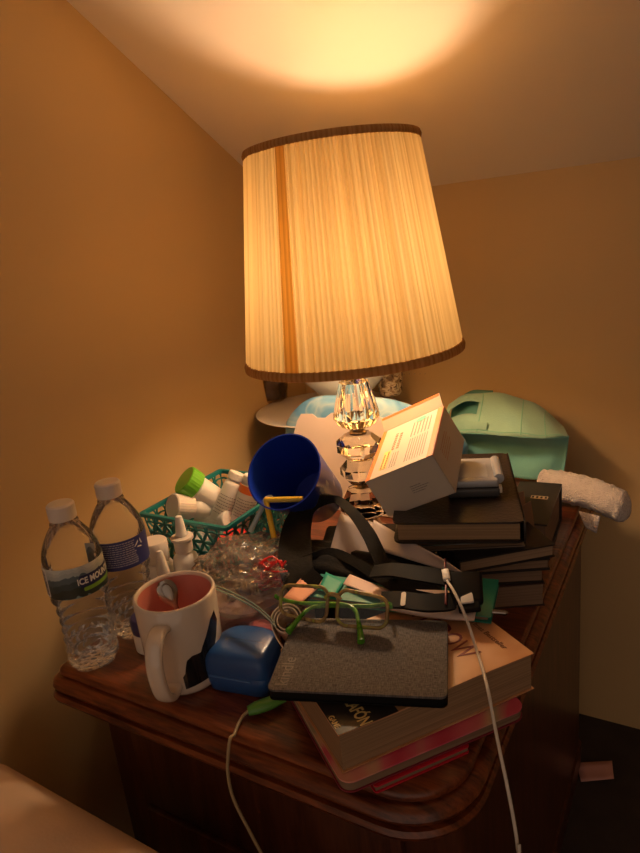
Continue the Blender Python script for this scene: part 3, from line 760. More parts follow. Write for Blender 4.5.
# thick novel under the tablet: local x along its long side (front edge), y to the back
FLc=at(338,735,.062); FRc=at(534,653,.062); dv=(FRc-FLc); an=math.atan2(dv.y,dv.x); NW=dv.length
m_tancover=splotch('tan printed cover',[(.55,.25,.11),(.66,.34,.17),(.74,.44,.25)],14,.35)
nv=thing('paperback_novel','thick paperback with tan cover under the grey tablet','book',FLc-V((0,0,.040)),(0,0,an))
ND=.136; NH=.040
bm=B()
def wav(x): return .0022*math.sin(x/NW*PI*1.0)*0-.0020*math.exp(-((x-NW*.28)/.05)**2)+.0012*math.exp(-((x-NW*.6)/.05)**2)
def pbf(bm,z0,z1,x0,x1,y0,y1,nx=30,wave=True):
    lo=[];hi=[]
    for (xs,ys) in [(x0+(x1-x0)*i/nx,y0) for i in range(nx+1)]+[(x1-(x1-x0)*i/nx,y1) for i in range(nx+1)]:
        k=max(0,1-ys/.05) if wave else 0
        lo.append(bm.verts.new((xs,ys,z0+(wav(xs)*k if z0>.03 else 0)))); hi.append(bm.verts.new((xs,ys,z1+wav(xs)*k)))
    n=len(lo)
    for k in range(n): bm.faces.new((lo[k],lo[(k+1)%n],hi[(k+1)%n],hi[k]))
    for i in range(nx):
        for S,fl in ((lo,1),(hi,0)):
            q=(S[i],S[i+1],S[n-2-i],S[n-1-i]); bm.faces.new(q if not fl else q[::-1])
pbf(bm,.001,NH-.0012,.002,NW-.002,.002,ND-.001); link('page_block',bm,m_pages,nv,angle=30)
bm=B(); pbf(bm,0,.0008,0,NW,0,ND,wave=False); link('back_cover',bm,m_tancover,nv)
bm=B(); pbf(bm,NH-.001,NH-.0002,0,NW,0,ND); fc=link('front_cover',bm,m_tancover,nv,angle=30)
bm=B(); box(bm,(NW,.001,NH-.001),(NW/2,ND,NH/2)); link('spine',bm,m_tancover,nv)
def cov(outline,dz=0,th=.0003,step=.006):
    bm=B(); prism(bm,outline,0,th)
    xs=[p[0] for p in outline]; u=min(xs)+step; us=[]
    while u<max(xs): us.append(u); u+=step
    bisect_u(bm,us); bisect_u(bm,[.012,.024,.036,.05],1)
    for v in bm.verts: v.co.z+=NH-.0002+dz+wav(v.co.x)*max(0,1-v.co.y/.05)
    return bm
link('black_band',cov([(.0002,.0002),(.058,.0002),(.058,ND-.001),(.0002,ND-.001)]),M('black cover panel',(.03,.026,.024),.3),nv)
link('orange_band',cov([(.058,.0002),(.072,.0002),(.070,ND-.001),(.058,ND-.001)],.0001),M('orange cover panel',(.60,.32,.15),.35),nv)
def covtext(s,size,cx,cy,rot,sx=1,bold=0,dz=.0005):
    bm=text_bm(s,size,bold=bold,sx=sx,mt=T(cx,cy,0)@RZ(rot)); bisect_u(bm,[cx-.02+k*.005 for k in range(9)]); bisect_u(bm,[.012,.024,.036,.05],1)
    for v in bm.verts: v.co.z+=NH-.0002+dz+wav(v.co.x)*max(0,1-v.co.y/.05)
    return bm
def loc2(px,py): p=RZ(-an)@(at(px,py,.062)-FLc); return (p.x,p.y)
AU=loc2(357,711); GA=loc2(334,722); print('AU',AU,GA)
m_gold=M('gold lettering',(.72,.55,.22),.4)
link('author_lettering',covtext('ZAFÓN',.0165,AU[0],AU[1],-PI/2,.62,.0003),m_gold,nv)
link('author_note',covtext('GAME',.0075,GA[0],GA[1],-PI/2,.8,.0001),m_gold,nv)
link('title_lettering',covtext('SHADOW',.034,.152,.076,-PI/2,.66),M('dark red lettering',(.22,.03,.03),.4),nv)
link('bestseller_line',covtext('New York Times Bestseller',.0085,.188,.064,-PI/2,.95),M('brown lettering',(.20,.08,.04),.5),nv)
# pink-cover book beneath
A=at(343,786,.0205); Bp=at(524,709,.0205); dv=Bp-A; a2=math.atan2(dv.y,dv.x)
pk=thing('pink_notebook','pink floral notebook with rounded corners beneath the tan paperback','notebook',(A.x,A.y,.009),(0,0,a2))
PW=dv.length+.004; PD=.145
m_pink=splotch('pink floral cover',[(.70,.05,.12),(.80,.16,.22),(.76,.45,.28),(.50,.42,.26),(.72,.10,.16)],9,.3,[.34,.45,.52,.58,.68])
bm=B(); prism(bm,rrect(PW-.003,PD-.003,.010,6,PW/2,PD/2),.0012,.0100); link('page_block',bm,m_pagesd,pk)
bm=B(); prism(bm,rrect(PW,PD,.012,6,PW/2,PD/2),0,.0012); link('back_cover',bm,M('maroon board',(.25,.03,.05),.4),pk)
bm=B(); prism(bm,rrect(PW,PD,.012,6,PW/2,PD/2),.0100,.0115); link('front_cover',bm,m_pink,pk)
A=at(388,797,.006); Bp=at(462,764,.006); dv=Bp-A; a3=math.atan2(dv.y,dv.x)
rd=thing('red_folder','bright red folder at the bottom of the front pile','folder',(A.x-.006*math.cos(a3)-.012*math.sin(a3),A.y-.006*math.sin(a3)+.012*math.cos(a3),.0005),(0,0,a3))
bm=B(); prism(bm,rrect(.096,.10,.003,3,.048,.05),0,.0014); prism(bm,rrect(.096,.10,.003,3,.048,.05),.0062,.0076); box(bm,(.095,.0012,.007),(.048,.0995,.0038)); link('folder_cover',bm,M('bright red card',(.62,.02,.045),.35),rd)
bm=B(); box(bm,(.093,.097,.0045),(.048,.05,.0038)); link('folded_sheets',bm,m_pagesd,rd,smooth=False)

# ================================================================ TABLET COVER
bl_=at(271,690,.0765); br_=at(446,698,.0765); dv=br_-bl_; a4=math.atan2(dv.y,dv.x); KW=.158; KD=.112
kd=thing('reader_cover','closed e-reader in heathered grey fabric cover lying on the paperback','e-reader',(bl_.x-.004,bl_.y-.001,.0655),(0,0,a4))
bm=B(); prism(bm,rrect(KW-.002,KD-.002,.005,5,KW/2,KD/2),.0013,.0090); link('reader_body',bm,m_blackpl,kd)
bm=B(); prism(bm,rrect(KW,KD,.006,5,KW/2,KD/2),0,.0013); link('back_cover',bm,m_blackpl,kd)
kf=weave('heathered grey fabric',(.045,.041,.042),(.19,.175,.175),900)
bm=B(); prism(bm,rrect(KW,KD,.006,5,KW/2,KD/2),.0090,.0112); 
link('front_cover',bm,kf,kd)
bm=text_bm('kindle',.017,mt=T(.012,.026,.0112)@RZ(PI/2),th=.0001); link('debossed_lettering',bm,M('grey lettering',(.19,.175,.17),.5),kd)

# ================================================================ RIGHT STACK
SA=R(27)
m_bcov=M('black book cloth',(.018,.014,.013),.5,bump=.1,var=.2)
m_brcov=M('dark brown book cloth',(.05,.025,.018),.5,var=.2)
def stk(px,py,z0,z1,W,D,ang,cover,pages,label,name='hardcover_book',cat='book',**k):
    p=at(px,py,z1); return book(name,label,cat,(p.x,p.y),ang,W,D,z0,z1,cover,pages,**k)
G='books in the stack beside the lamp'
stk(545,583,0,.031,.118,.150,R(29),m_brcov,m_pagesd,'thick tan paged book at the very bottom of the right stack',group=G)
stk(544,568,.0312,.050,.118,.150,R(26),m_bcov,m_pagesd,'black book second from the bottom of the right stack',group=G)
stk(550,558,.0502,.0660,.125,.150,R(28),m_bcov,m_pagesd,'black hardcover third from the bottom, right corner sticking out',cov=.0025,group=G)
stk(555,544,.0662,.0830,.120,.130,R(40),m_bcov,pages_mat('tan pages',(.42,.29,.19)),'black hardcover with a tan triangular corner showing, fourth from the bottom',cov=.002,group=G)
bm=B()
t,W_,D_,H_=stk(525,533,.0832,.1010,.138,.19,R(25),M('smoky clear plastic',(.22,.17,.14),.15,coat=.5),pages_mat('brown booklet',(.26,.17,.11)),'smoky plastic disc cases with shiny edges below the black planner','disc_case','disc case',cov=.0016)
bm=B(); box(bm,(W_-.004,.0012,.0015),(0,-D_/2-.0002,H_-.001)); box(bm,(W_-.02,.0012,.001),(0,-D_/2-.0002,H_*.45)); link('shiny_edge',bm,m_silver,t)
# planner
p=at(526,522,.131)
t,W_,D_,H_=book('leather_planner','black leather planner topping the right stack beneath the white box','planner',(p.x,p.y),R(19),.150,.235,.1045,.131,M('black leather',(.022,.016,.014),.35,bump=.3,bscale=250),m_pages,cov=.0022,rnd=.012,spine='right',overhang=.006)
# brown folded papers behind planner
for i,(px,py,a) in enumerate(((526,488,62),(533,495,70))):
    p=at(px,py,.115)
    bm=B(); box(bm,(.10,.0014,.06-.008*i),(-.05,0,0),.0004); o=link('card_folder',bm,M('brown card',(.30,.19,.12),.7) if i==0 else M('dark tan card',(.22,.13,.08),.6),None)
    o.location=(p.x,p.y,.115-.035); o.rotation_euler=(R(-8),0,R(a))
    tag(o,['brown card folder edge standing just behind the black planner','dark tan card folder between planner and black binder'][i],'folder','card folders behind the planner')
# dark binder with label
p0=at(531,491,.06); p1=at(559,491,.06); p2=at(546,545,.06)
bn=thing('black_binder','flat black binder with small white label behind the right stack','binder',(-.163,.815,.0),(0,0,R(93)))
bm=B(); prism(bm,rrect(.15,.062,.002,2,.075,.031),.0575,.0600); link('front_cover',bm,M('black binder vinyl',(.025,.024,.024),.4,var=.15),bn)
bm=B(); prism(bm,rrect(.15,.062,.002,2,.075,.031),0,.0025); link('back_cover',bm,bpy.data.materials['black binder vinyl'],bn)
bm=B(); box(bm,(.0025,.062,.06),(.149,.031,.03)); link('spine',bm,bpy.data.materials['black binder vinyl'],bn)
bm=B(); box(bm,(.14,.055,.054),(.075,.031,.030)); link('page_block',bm,m_pagesd,bn,smooth=False)
bm=B(); prism(bm,rrect(.011,.024,.001,2,.090,.024),.0600,.0603); lbn=link('white_label',bm,M('off white label',(.62,.52,.38),.5),bn)
bm=B()
for k in range(4): box(bm,(.006,.003,.0003),(.090,.015+.006*k,.0605))
link('label_print',bm,m_ink,lbn)

# ================================================================ WHITE BOX (tilted)
mt=Matrix(((0.9039,-0.2205,-0.3664,-.318),(0.125,0.9556,-0.2668,.654),(0.409,0.1954,0.8914,.119+.002),(0,0,0,1)))
w,l,h=.092,.125,.056
wb=thing('medicine_carton','tilted white medicine carton with orange edges and an open flap','box',mat=mt)
m_card=M('white printed card',(.52,.46,.40),.55,var=.02)
bm=B(); th=.0008
box(bm,(w,th,h),(w/2,th/2,h/2)); box(bm,(w,l,th),(w/2,l/2,th/2)); box(bm,(w,l,th),(w/2,l/2,h-th/2)); box(bm,(th,l,h),(th/2,l/2,h/2)); box(bm,(th,l,h),(w-th/2,l/2,h/2)); 
link('carton_body',bm,m_card,wb,smooth=False)
bm=B(); box(bm,(w-.002,th,.020),(0,0,0.010),mt=T(w/2,l-.001,h)@Matrix.Rotation(R(-48),4,'X')); fl_=link('top_flap',bm,m_card,wb,smooth=False)
m_or=M('orange print',(.78,.20,.05),.5)
bm=B(); box(bm,(w-.004,.0003,.003),(0,-.0006,.0184),mt=T(w/2,l-.001,h)@Matrix.Rotation(R(-48),4,'X')); link('flap_stripe',bm,m_or,fl_,smooth=False)
bm=B(); box(bm,(.006,l,.0003),(.0032,l/2,h+.0001)); box(bm,(.0075,l-.001,.0003),(w-.0045,l/2,h+.0001)); box(bm,(.0003,l,.0015),(w+.0001,l/2,h-.0012)); link('orange_stripe',bm,m_or,wb,smooth=False)
random.seed(21)
def lines(rows,mtx,mat,nm,par):
    bm=B()
    for (x0,x1,y,hh) in rows:
        x=x0
        while x<x1:
            ww=random.uniform(.0015,.005); ww=min(ww,x1-x); box(bm,(ww,hh,.0002),(x+ww/2,y,0)); x+=ww+hh*.6
    bmesh.ops.transform(bm,matrix=mtx,verts=bm.verts); return link(nm,bm,mat,par,smooth=False)
topm=T(w-.012,.012,h+.0002)@RZ(PI/2)     # text runs away along the box
lines([(0.0,.055,.0035+.0035*k,.0009) for k in range(8)],topm,m_ink2,'fine_print',wb)
lines([(.062,.100,.004+.005*k,.0015) for k in range(6)],topm,m_ink2,'name_print',wb)
lines([(.0,.035,.042+.0035*k,.0009) for k in range(3)],topm,m_ink2,'fine_print',wb)
lines([(.045,.085,.046,.0040),(.045,.090,.053,.0040)],topm,M('brown print',(.28,.16,.10),.5),'heading_print',wb)
bm=B(); prism(bm,rrect(.044,.010,.0005,2,.024,.059),0,.0002,mt=topm); link('yellow_panel',bm,M('yellow print',(.78,.60,.18),.5),wb)
lines([(.004,.042,.0565,.0022),(.004,.038,.0615,.0022)],T(0,0,.0003)@topm,bpy.data.materials['brown print'],'panel_print',wb)
bm=B(); prism(bm,[(.102+.0065*math.cos(2*PI*k/20),.020+.0075*math.sin(2*PI*k/20)) for k in range(20)],0,.0003,mt=topm); link('green_seal',bm,M('teal print',(.10,.42,.34),.5),wb)
endm=T(.046,-.0002,.016)@Matrix.Rotation(PI/2,4,'X')
lines([(0,.014,.012,.0009),(0,.024,.009,.0009),(0,.020,.006,.0009),(0,.016,.003,.0009)],endm,m_ink2,'end_print',wb)
sidem=T(w+.0002,.03,.022)@RZ(PI/2)@Matrix.Rotation(PI/2,4,'X')
lines([(0,.045+.006*(k%2),.022-.004*k,.0012) for k in range(5)],sidem,M('orange grey print',(.5,.3,.2),.5),'side_print',wb)

# ================================================================ SILVER DEVICE
c=at(475,482,.140)
dvx=thing('flip_phone','silver flip phone on the black planner right of the white carton','phone',(c.x-.006,c.y+.008,.1315),(0,0,R(20)))
bm=B(); box(bm,(.062,.085,.012),(0,0,.0065),.003,3); link('lower_body',bm,M('dark grey plastic',(.06,.06,.065),.3),dvx)
bm=B(); box(bm,(.060,.083,.010),(0,0,.0180),.003,3); link('lid',bm,M('silver paint',(.40,.41,.44),.35,metal=.25),dvx)
bm=B(); box(bm,(.044,.050,.0008),(-.004,-.006,.0232),.0003); link('lid_panel',bm,M('pale silver panel',(.46,.47,.50),.4,metal=.1),dvx)
bm=B(); lathe(bm,[(.003,-.034),(.0062,-.0335),(.0062,.0335),(.003,.034)],24,mt=T(.031,.002,.021)@Matrix.Rotation(PI/2,4,'X')); link('hinge',bm,bpy.data.materials['silver paint'],dvx)
bm=B(); box(bm,(.004,.012,.008),(.032,-.034,.009),.001); link('charge_socket',bm,m_cream,dvx)

# ================================================================ SUPPORTING LAYERS: dark pad, teal notebook, papers
c=V((-.352,.672,0))
dk=thing('black_pad','flat black zip pad under the mask and the watch','pad',(c.x,c.y,.0),(0,0,R(22)))
bm=B(); box(bm,(.145,.155,.064),(0,0,.032),.006,3); link('pad_body',bm,m_black,dk)
bm=B(); box(bm,(.14,.0015,.0035),(0,-.0780,.048)); link('zip_line',bm,m_blackpl,dk)
p=at(491,617,.072)
tn,W_,D_,H_=book('teal_notebook','teal green notebook wedged between the paperback and the black strap','notebook',(p.x,p.y),R(9),.205,.075,.0640,.0720,M('teal green cover',(.02,.26,.20),.4),m_pagesd,cov=.0012,overhang=.004)
bm=B()
q=[at(390,609,.0775),at(474,620,.0745),at(480,592,.078),at(394,590,.080)]
def sheet(u,v):
    a=q[0].lerp(q[1],u); b=q[3].lerp(q[2],u); r=a.lerp(b,v); r.z+=-.0035*math.sin(PI*u)*(1-v); return r
grid(bm,16,6,sheet); o=link('magazine',bm,M('pale pink page',(.78,.62,.55),.5,var=.03),None,solid=.0028); tag(o,'pale pink booklet curling on top of the teal notebook','booklet')
for nm,pts,z,mt_,lab in (('paper_slip',[(283,598),(300,604),(326,580),(308,572)],.0765,M('coral paper',(.78,.36,.24),.6),'coral orange paper slip behind the left lens of the glasses'),
    ('paper_slip',[(318,590),(335,596),(345,580),(326,573)],.0755,M('jade paper',(.02,.36,.26),.5),'jade green paper tab above the bridge of the glasses'),
    ('paper_slip',[(343,584),(390,604),(396,592),(350,575)],.0770,M('blush paper',(.78,.58,.52),.6),'blush pink paper slip behind the right lens')):
    bm=B(); vs=[at(x,y,z) for x,y in pts]
    def f(u,v): return vs[0].lerp(vs[1],u).lerp(vs[3].lerp(vs[2],u),v)+V((0,0,.001*math.sin(3*u+2*v)))
    grid(bm,6,6,f); o=link(nm,bm,mt_,None,solid=.0006); tag(o,lab,'paper','paper slips under the glasses')
# grey card and white envelope
bm=B(); q4=[at(326,566,.072),at(385,568,.073),at(378,524,.105),at(340,514,.118)]
def f(u,v): return q4[0].lerp(q4[1],u).lerp(q4[3].lerp(q4[2],u),v)
grid(bm,6,6,f); o=link('grey_card',bm,M('grey lavender card',(.42,.36,.35),.6,var=.03),None,solid=.0018); tag(o,'grey card leaning inside the black strap loop','card')
bm=B(); q5=[at(372,548,.088),at(474,580,.086),at(440,558,.100),at(374,520,.108)]
def f2(u,v): return q5[0].lerp(q5[1],u).lerp(q5[3].lerp(q5[2],u),v)
grid(bm,8,6,f2); o=link('envelope',bm,M('pale lavender paper',(.62,.54,.54),.6,var=.03),None,solid=.0020); tag(o,'pale folded envelope running under the white carton','envelope')

# ================================================================ SLEEP MASK with strap
mk_=thing('sleep_mask','black padded sleep mask with its wide strap looped upright','mask',at(350,585,.066))
bm=B()
def padf(top):
    def f(u,v):
        a=at(283+ (455-283)*u, 575+ 37*u+ -6*math.sin(PI*u), .066); b=at(300+(440-300)*u, 540+32*u, .066)
        p=a.lerp(b,v); e=(1-abs(2*u-1)**6)*(1-abs(2*v-1)**6)
        p.z+=(.016*e+.004*math.sin(u*9)*math.sin(v*7)*e+.0025*math.sin(v*22+u*3)*e) if top else 0
        return p
    return f
grid(bm,40,18,padf(True)); grid(bm,40,18,padf(False)); bmesh.ops.remove_doubles(bm,verts=bm.verts,dist=.0008)
link('mask_pad',bm,m_black,mk_,world=True,angle=80)
bm=B()
cp=[at(315,590,.075),at(299,577,.078),at(295,552,.090),at(298,525,.108),at(310,505,.124),at(334,499,.134),at(352,512,.128),at(368,533,.112),at(379,556,.096),at(390,580,.080)]
cw=[.017,.020,.021,.018,.013,.005,.0065,.0085,.009,.009]
sp_=smooth_path(cp,6); ws=[]
for i,p in enumerate(sp_):
    t=i/6; k=min(int(t),len(cw)-2); w_=cw[k]+(cw[k+1]-cw[k])*(t-k)
    tg=(sp_[min(i+1,len(sp_)-1)]-sp_[max(i-1,0)]).normalized()
    side=tg.cross((CAM-p).normalized()).normalized()
    # band is twisted: mostly upright, partly facing the viewer
    d=(side*.72+ V((-.45,.55,.0))*.6*(1 if i<len(sp_)*.55 else -.4)+V((0,0,.2))).normalized()
    d=(d-tg*d.dot(tg)).normalized(); ws.append(d*w_)
ribbon(bm,sp_,ws,.0022)
link('strap',bm,m_black,mk_,world=True,angle=50,subsurf=0)
bm=B()
cp2=[at(300,560,.084),at(330,552,.088),at(362,566,.085),at(400,590,.083),at(440,600,.080)]
s2=smooth_path(cp2,6); ribbon(bm,s2,[V((.002,.004,.0035))]*len(s2),.003); link('strap_fold',bm,m_black,mk_,world=True)

# ================================================================ WATCH
wt=thing('smart_watch','black sport band watch lying open on the pink booklet','watch',at(440,590,.085))
def strap(pts,hw,th,nm,holes=None,slot=None):
    bm=B(); s=smooth_path(pts,6); d=(s[-1]-s[0]).normalized(); up=V((-.05,-.30,.95)).normalized(); sd=up.cross(d).normalized()
    ribbon(bm,s,[(sd*(hw[0]+(hw[1]-hw[0])*i/(len(s)-1))) for i in range(len(s))],th); o=link(nm,bm,m_blackpl,wt,world=True,angle=60)
    return s,sd,up,d,o
c1=[at(372,572,.094),at(392,570,.100),at(420,574,.102),at(446,578,.101),at(455,581,.098)]
s,sd,up,d,o=strap(c1,(.0090,.0115),.0030,'strap_with_holes')
bm=B()
for k in range(6):
    c=s[5+int(k*2.0)]+up*.0022
    lathe(bm,[(.0012,0),(.0012,.0002)],10,mt=frame(c,up,d))
link('strap_hole',bm,M('worn grey hole rim',(.12,.10,.10),.5),o)
bpy.data.objects[o.name]
hl=[x for x in bpy.data.objects if x.name.startswith('strap_hole')][0]; hl.matrix_parent_inverse=Matrix(); 
c2=[at(381,600,.088),at(400,600,.092),at(425,603,.093),at(448,602,.092),at(456,600,.091)]
s,sd,up,d,o2=strap(c2,(.0105,.0115),.0030,'buckle_strap')
bm=B(); ctr=s[7]+up*.0020; prism(bm,rrect(.0050,.0185,.0024,5),0,.0006,mt=frame(ctr,up,d)); link('pin_slot',bm,m_cream,wt,world=True)
bm=B(); box(bm,(.034,.038,.0095),(0,0,0),.004,4,mt=frame(at(466,588,.094),V((.1,-.45,.9)),d)); link('watch_case',bm,m_blackpl,wt,world=True)
bm=B(); box(bm,(.0022,.026,.004),(0,0,0),.0008,2,mt=frame(at(446,595,.096),up,d)); box(bm,(.0022,.024,.004),(0,0,0),.0008,2,mt=frame(at(445,567,.1055),up,d)); link('dark_red_loop',bm,M('dark red band edge',(.16,.03,.04),.4),wt,world=True)
# white earphone case / clip
c=at(468,598,.088)
wc=thing('charger_case','small white charger puck in a black frame right of the watch','charger',mat=frame(c,V((0,-.35,.94)),(.9,.4,0)))
bm=B(); box(bm,(.022,.034,.007),(0,0,0),.002,3); link('black_frame',bm,m_blackpl,wc)
bm=B(); box(bm,(.013,.024,.003),(-.001,.002,.0045),.001,2); link('white_panel',bm,m_white,wc)
# pens
bm=B(); pa=at(478,611,.0655); pb=at(508,613,.0655); d=(pb-pa); tube(bm,[pa-d*1.0,pa,pb-d*.1,pb],[.0035,.0035,.003,.0012],12)
o=link('ballpoint_pen',bm,m_steel,None,angle=40); tag(o,'steel pen tip poking out right of the teal notebook','pen')
# white charging cable
wcb=thing('power_cable','long white charging cable running over the paperback to the floor','cable',at(446,577,.1055))
bm=B(); box(bm,(.0075,.014,.005),(0,0,0),.001,2,mt=frame(at(446,575,.1055),V((-.05,-.35,.9)),(.9,.45,0))); link('plug',bm,m_white,wcb,world=True)
bm=B(); cp=[at(447,581,.105),at(453,590,.103),at(461,606,.096),at(469,626,.082),at(476,648,.0655),at(484,674,.0645),at(489,695,.062),aty(494,722,.452),aty(500,752,.436),aty(507,785,.425),aty(514,822,.418),aty(518,850,.413),aty(520,880,.41)]
cp+=[V((cp[-1].x,cp[-1].y,-.45)),V((cp[-1].x+.03,cp[-1].y-.02,FL+.004)),V((cp[-1].x+.15,cp[-1].y-.03,FL+.004))]
tube(bm,smooth_path(cp,7),.0016,8); link('cable_cord',bm,M('white cable rubber',(.72,.66,.58),.4),wcb,world=True,angle=60)

# ================================================================ GLASSES
gl_=thing('eyeglasses','green and brown folded eyeglasses resting on the grey reader cover','glasses',at(332,605,.078))
GL=at(273,597,.100); GR=at(396,614,.097)
gx=(GR-GL); GWd=gx.length; gx.normalize(); gn=(CAM-(GL+GR)/2).normalized(); gn=(gn-gx*gn.dot(gx)); gn=(gn+V((0,0,-.15))); gn=(gn-gx*gn.dot(gx)).normalized(); gy=gn.cross(gx).normalized()
if gy.z<0: gy=-gy
GM=Matrix((gx,gy,gx.cross(gy))).transposed().to_4x4(); GM=Matrix.Translation(GL+gx*GWd/2+V((0,0,-.001)))@GM
m_gfr=splotch('brown and green acetate',[(.10,.05,.02),(.50,.36,.12),(.24,.15,.06),(.42,.50,.08)],45,.2)
m_gtemple=splotch('mottled green acetate',[(.04,.16,.01),(.10,.36,.02),(.04,.14,.01)],60,.2)
def lensout(cx,W=.052,Hh=.033,rr=.010,n=8):
    o=rrect(W,Hh,rr,n,cx,0); return [(x,y*(1.06 if (x-cx)*(1 if cx>0 else -1)<0 else .92)) for x,y in o]
for sgn in (-1,1):
    ol=lensout(sgn*.0315)
    bm=B(); tube(bm,[V((x,y,0)) for x,y in ol],.0019,8,closed=True)
    bmesh.ops.transform(bm,matrix=GM,verts=bm.verts); link('rim',bm,m_gfr,gl_,world=True,angle=60)
    bm=B(); prism(bm,ol,-.0006,.0006,mt=GM); link('lens',bm,thin_plastic('lens glass',(.97,.98,.95),.25,.02) if sgn<0 else bpy.data.materials['lens glass'],gl_,world=True)
bm=B(); tube(bm,[GM@V(p) for p in smooth_path([(-.0085,.007,0),(-.004,.011,.001),(0,.012,.0015),(.004,.011,.001),(.0085,.007,0)],4)],.0023,8); link('bridge',bm,m_gfr,gl_,world=True,angle=60)
for pts in ([(391,607,.096),(389,604,.091),(370,606,.088),(325,606,.088),(311,608,.088),(301,616,.087),(293,626,.083),(288,632,.081)],
            [(276,596,.098),(278,598,.092),(300,603,.089),(340,604,.091),(354,609,.090),(358,620,.086),(360,632,.083),(361,642,.0805)]):
    bm=B(); sp2=smooth_path([at(*p) for p in pts],5); n=len(sp2); tube(bm,sp2,[.0019+.0016*max(0,(i-n*.7)/(n*.3)) for i in range(n)],8,flat=1.2)
    link('temple',bm,m_gtemple,gl_,world=True,angle=60)

# ================================================================ BEHIND THE LAMP
# pale blue cushion
bm=B(); bmesh.ops.create_uvsphere(bm,u_segments=64,v_segments=32,radius=1)
for v in bm.verts:
    p=v.co.copy(); s=lambda a,e: math.copysign(abs(a)**e,a)
    q=V((s(p.x,.50)*.172,s(p.y,.7)*.095,s(p.z,.75)*.058)); q*=1+.04*nz(p,2)+.02*nz(p,5); q.z=max(q.z+.058,.001); q.z+=.155*max(0,-p.y)**.8*max(0,p.z); v.co=q
cu=thing('quilted_pouch','pale blue puffy pouch propped against the wall behind the lamp','pouch',(-.520,1.025,0))
link('pouch_body',bm,splotch('clouded pale blue fabric',[(.10,.30,.56),(.20,.42,.62),(.36,.52,.62),(.13,.34,.58)],14,.7,[.36,.46,.56,.66]),cu,angle=80)
bm=B(); 
pa=[aty(290,470,.905),aty(430,500,.905),aty(372,412,.920),aty(303,408,.920)]
ol=[aty(284,475,.898),aty(292,440,.904),aty(297,421,.907),aty(301,414,.908),aty(312,414,.908),aty(317,418,.908),aty(325,418,.908),aty(331,413,.908),aty(366,412,.908),aty(414,430,.904),aty(440,480,.898),aty(400,520,.89),aty(290,520,.89)]
ol=[V((p.x,p.y,max(p.z,.0015))) for p in ol]; va=[bm.verts.new(p) for p in ol]; vb=[bm.verts.new(p+V((0,.0015,0))) for p in ol]
bm.faces.new(va); bm.faces.new(vb[::-1])
for k in range(len(va)): bm.faces.new((va[k],vb[k],vb[(k+1)%len(va)],va[(k+1)%len(va)]))
o=link('card_sheet',bm,M('pinkish white card',(.78,.66,.62),.6,var=.02),None,smooth=False); tag(o,'pinkish white card standing behind the crystal lamp base','card')
pl=thing('serving_platter','wide white shallow platter lying on the blue pouch behind the lamp','platter',tuple(aty(326,408,1.075)-V((0,0,.022))))
bm=B(); lathe(bm,[(0,.002),(.060,.002),(.062,0),(.068,.001),(.100,.010),(.141,.022),(.142,.024),(.139,.025),(.099,.014),(.066,.006),(0,.005)],80,caps=(False,False)); link('platter_dish',bm,M('grey white glaze',(.60,.56,.50),.3,coat=.3),pl,angle=60)
bw=thing('ceramic_bowl','white ceramic bowl on the platter, half hidden by the shade','bowl',tuple(aty(346,394,1.085)-V((0,0,.004))))
bm=B(); lathe(bm,[(0,.003),(.028,.003),(.030,0),(.034,.001),(.060,.016),(.078,.036),(.086,.056),(.0865,.058),(.084,.058),(.075,.037),(.058,.019),(.03,.006),(0,.006)],72,caps=(False,False)); link('bowl_dish',bm,m_whitegl,bw,angle=60)
m_amber=thin_plastic('brown tinted glass',(.60,.46,.30),.35,.1,milk=.10,milkcol=(.35,.22,.12),bump=1,bscale=50,dist=.004)
t=thing('glass_vase','brownish clear glass vase at the left behind the shade','vase',tuple(aty(272,398,1.11)-V((0,0,.006))))
bm=B(); lathe(bm,[(0,.0),(.026,.0),(.034,.006),(.040,.05),(.036,.10),(.034,.10),(.037,.05),(.032,.008),(0,.004)],48,caps=(False,False)); link('vase_glass',bm,m_amber,t)
t=thing('patterned_jar','small brown speckled glass jar at the right edge behind the shade','jar',tuple(aty(391,392,1.14)-V((0,0,.004))))
bm=B(); lathe(bm,[(0,.0),(.020,.0),(.024,.006),(.026,.05),(.022,.075),(.020,.08),(0,.08)],40,caps=(False,False)); link('jar_glass',bm,splotch('speckled brown glass',[(.05,.03,.02),(.30,.18,.09),(.6,.45,.28),(.08,.04,.02)],90,.2),t)

# ================================================================ MINT CAP
hat=thing('baseball_cap','mint green cloth cap with strap opening, leaning on the back wall','cap',(-.27,1.04,0))
m_mint=M('mint cotton',(.30,.50,.36),.8,bump=.25,bscale=350,var=.06,vscale=30,sheen=.2)
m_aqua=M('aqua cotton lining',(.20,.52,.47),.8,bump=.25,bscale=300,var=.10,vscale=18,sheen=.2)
haty=lambda px,py,y: aty(px,py,y*1.08)
hem=smooth_path([haty(444,432,1.045),haty(458,433,1.020),haty(486,434,1.000),haty(520,437,.995),haty(548,438,1.005),haty(569,436,1.030)],8)
mid=smooth_path([haty(445,418,1.060),haty(462,410,1.045),haty(490,411,1.030),haty(520,412,1.028),haty(545,420,1.035),haty(566,432,1.048)],8)
topc=smooth_path([haty(449,404,1.080),haty(466,395,1.080),haty(492,393,1.078),haty(520,398,1.078),haty(545,410,1.078),haty(563,427,1.078)],8)
back=[p+V((0,.030,-.020)) for p in topc]
def crown(u,v):
    i=u*(len(hem)-1); k=int(min(i,len(hem)-2)); f=i-k
    a=[c[k].lerp(c[k+1],f) for c in (hem,mid,topc,back)]
    if v<.75:
        t=v/.75; p=(a[0]*(1-t)**2+ (a[1]*2-(a[0]+a[2])*.5)*2*t*(1-t)+a[2]*t*t)
    else: p=a[2].lerp(a[3],(v-.75)/.25)
    p=p.copy(); p.z+=.0012*math.sin(u*23+v*5); p.y+=.0015*math.sin(u*17)*math.sin(v*9)
    return p
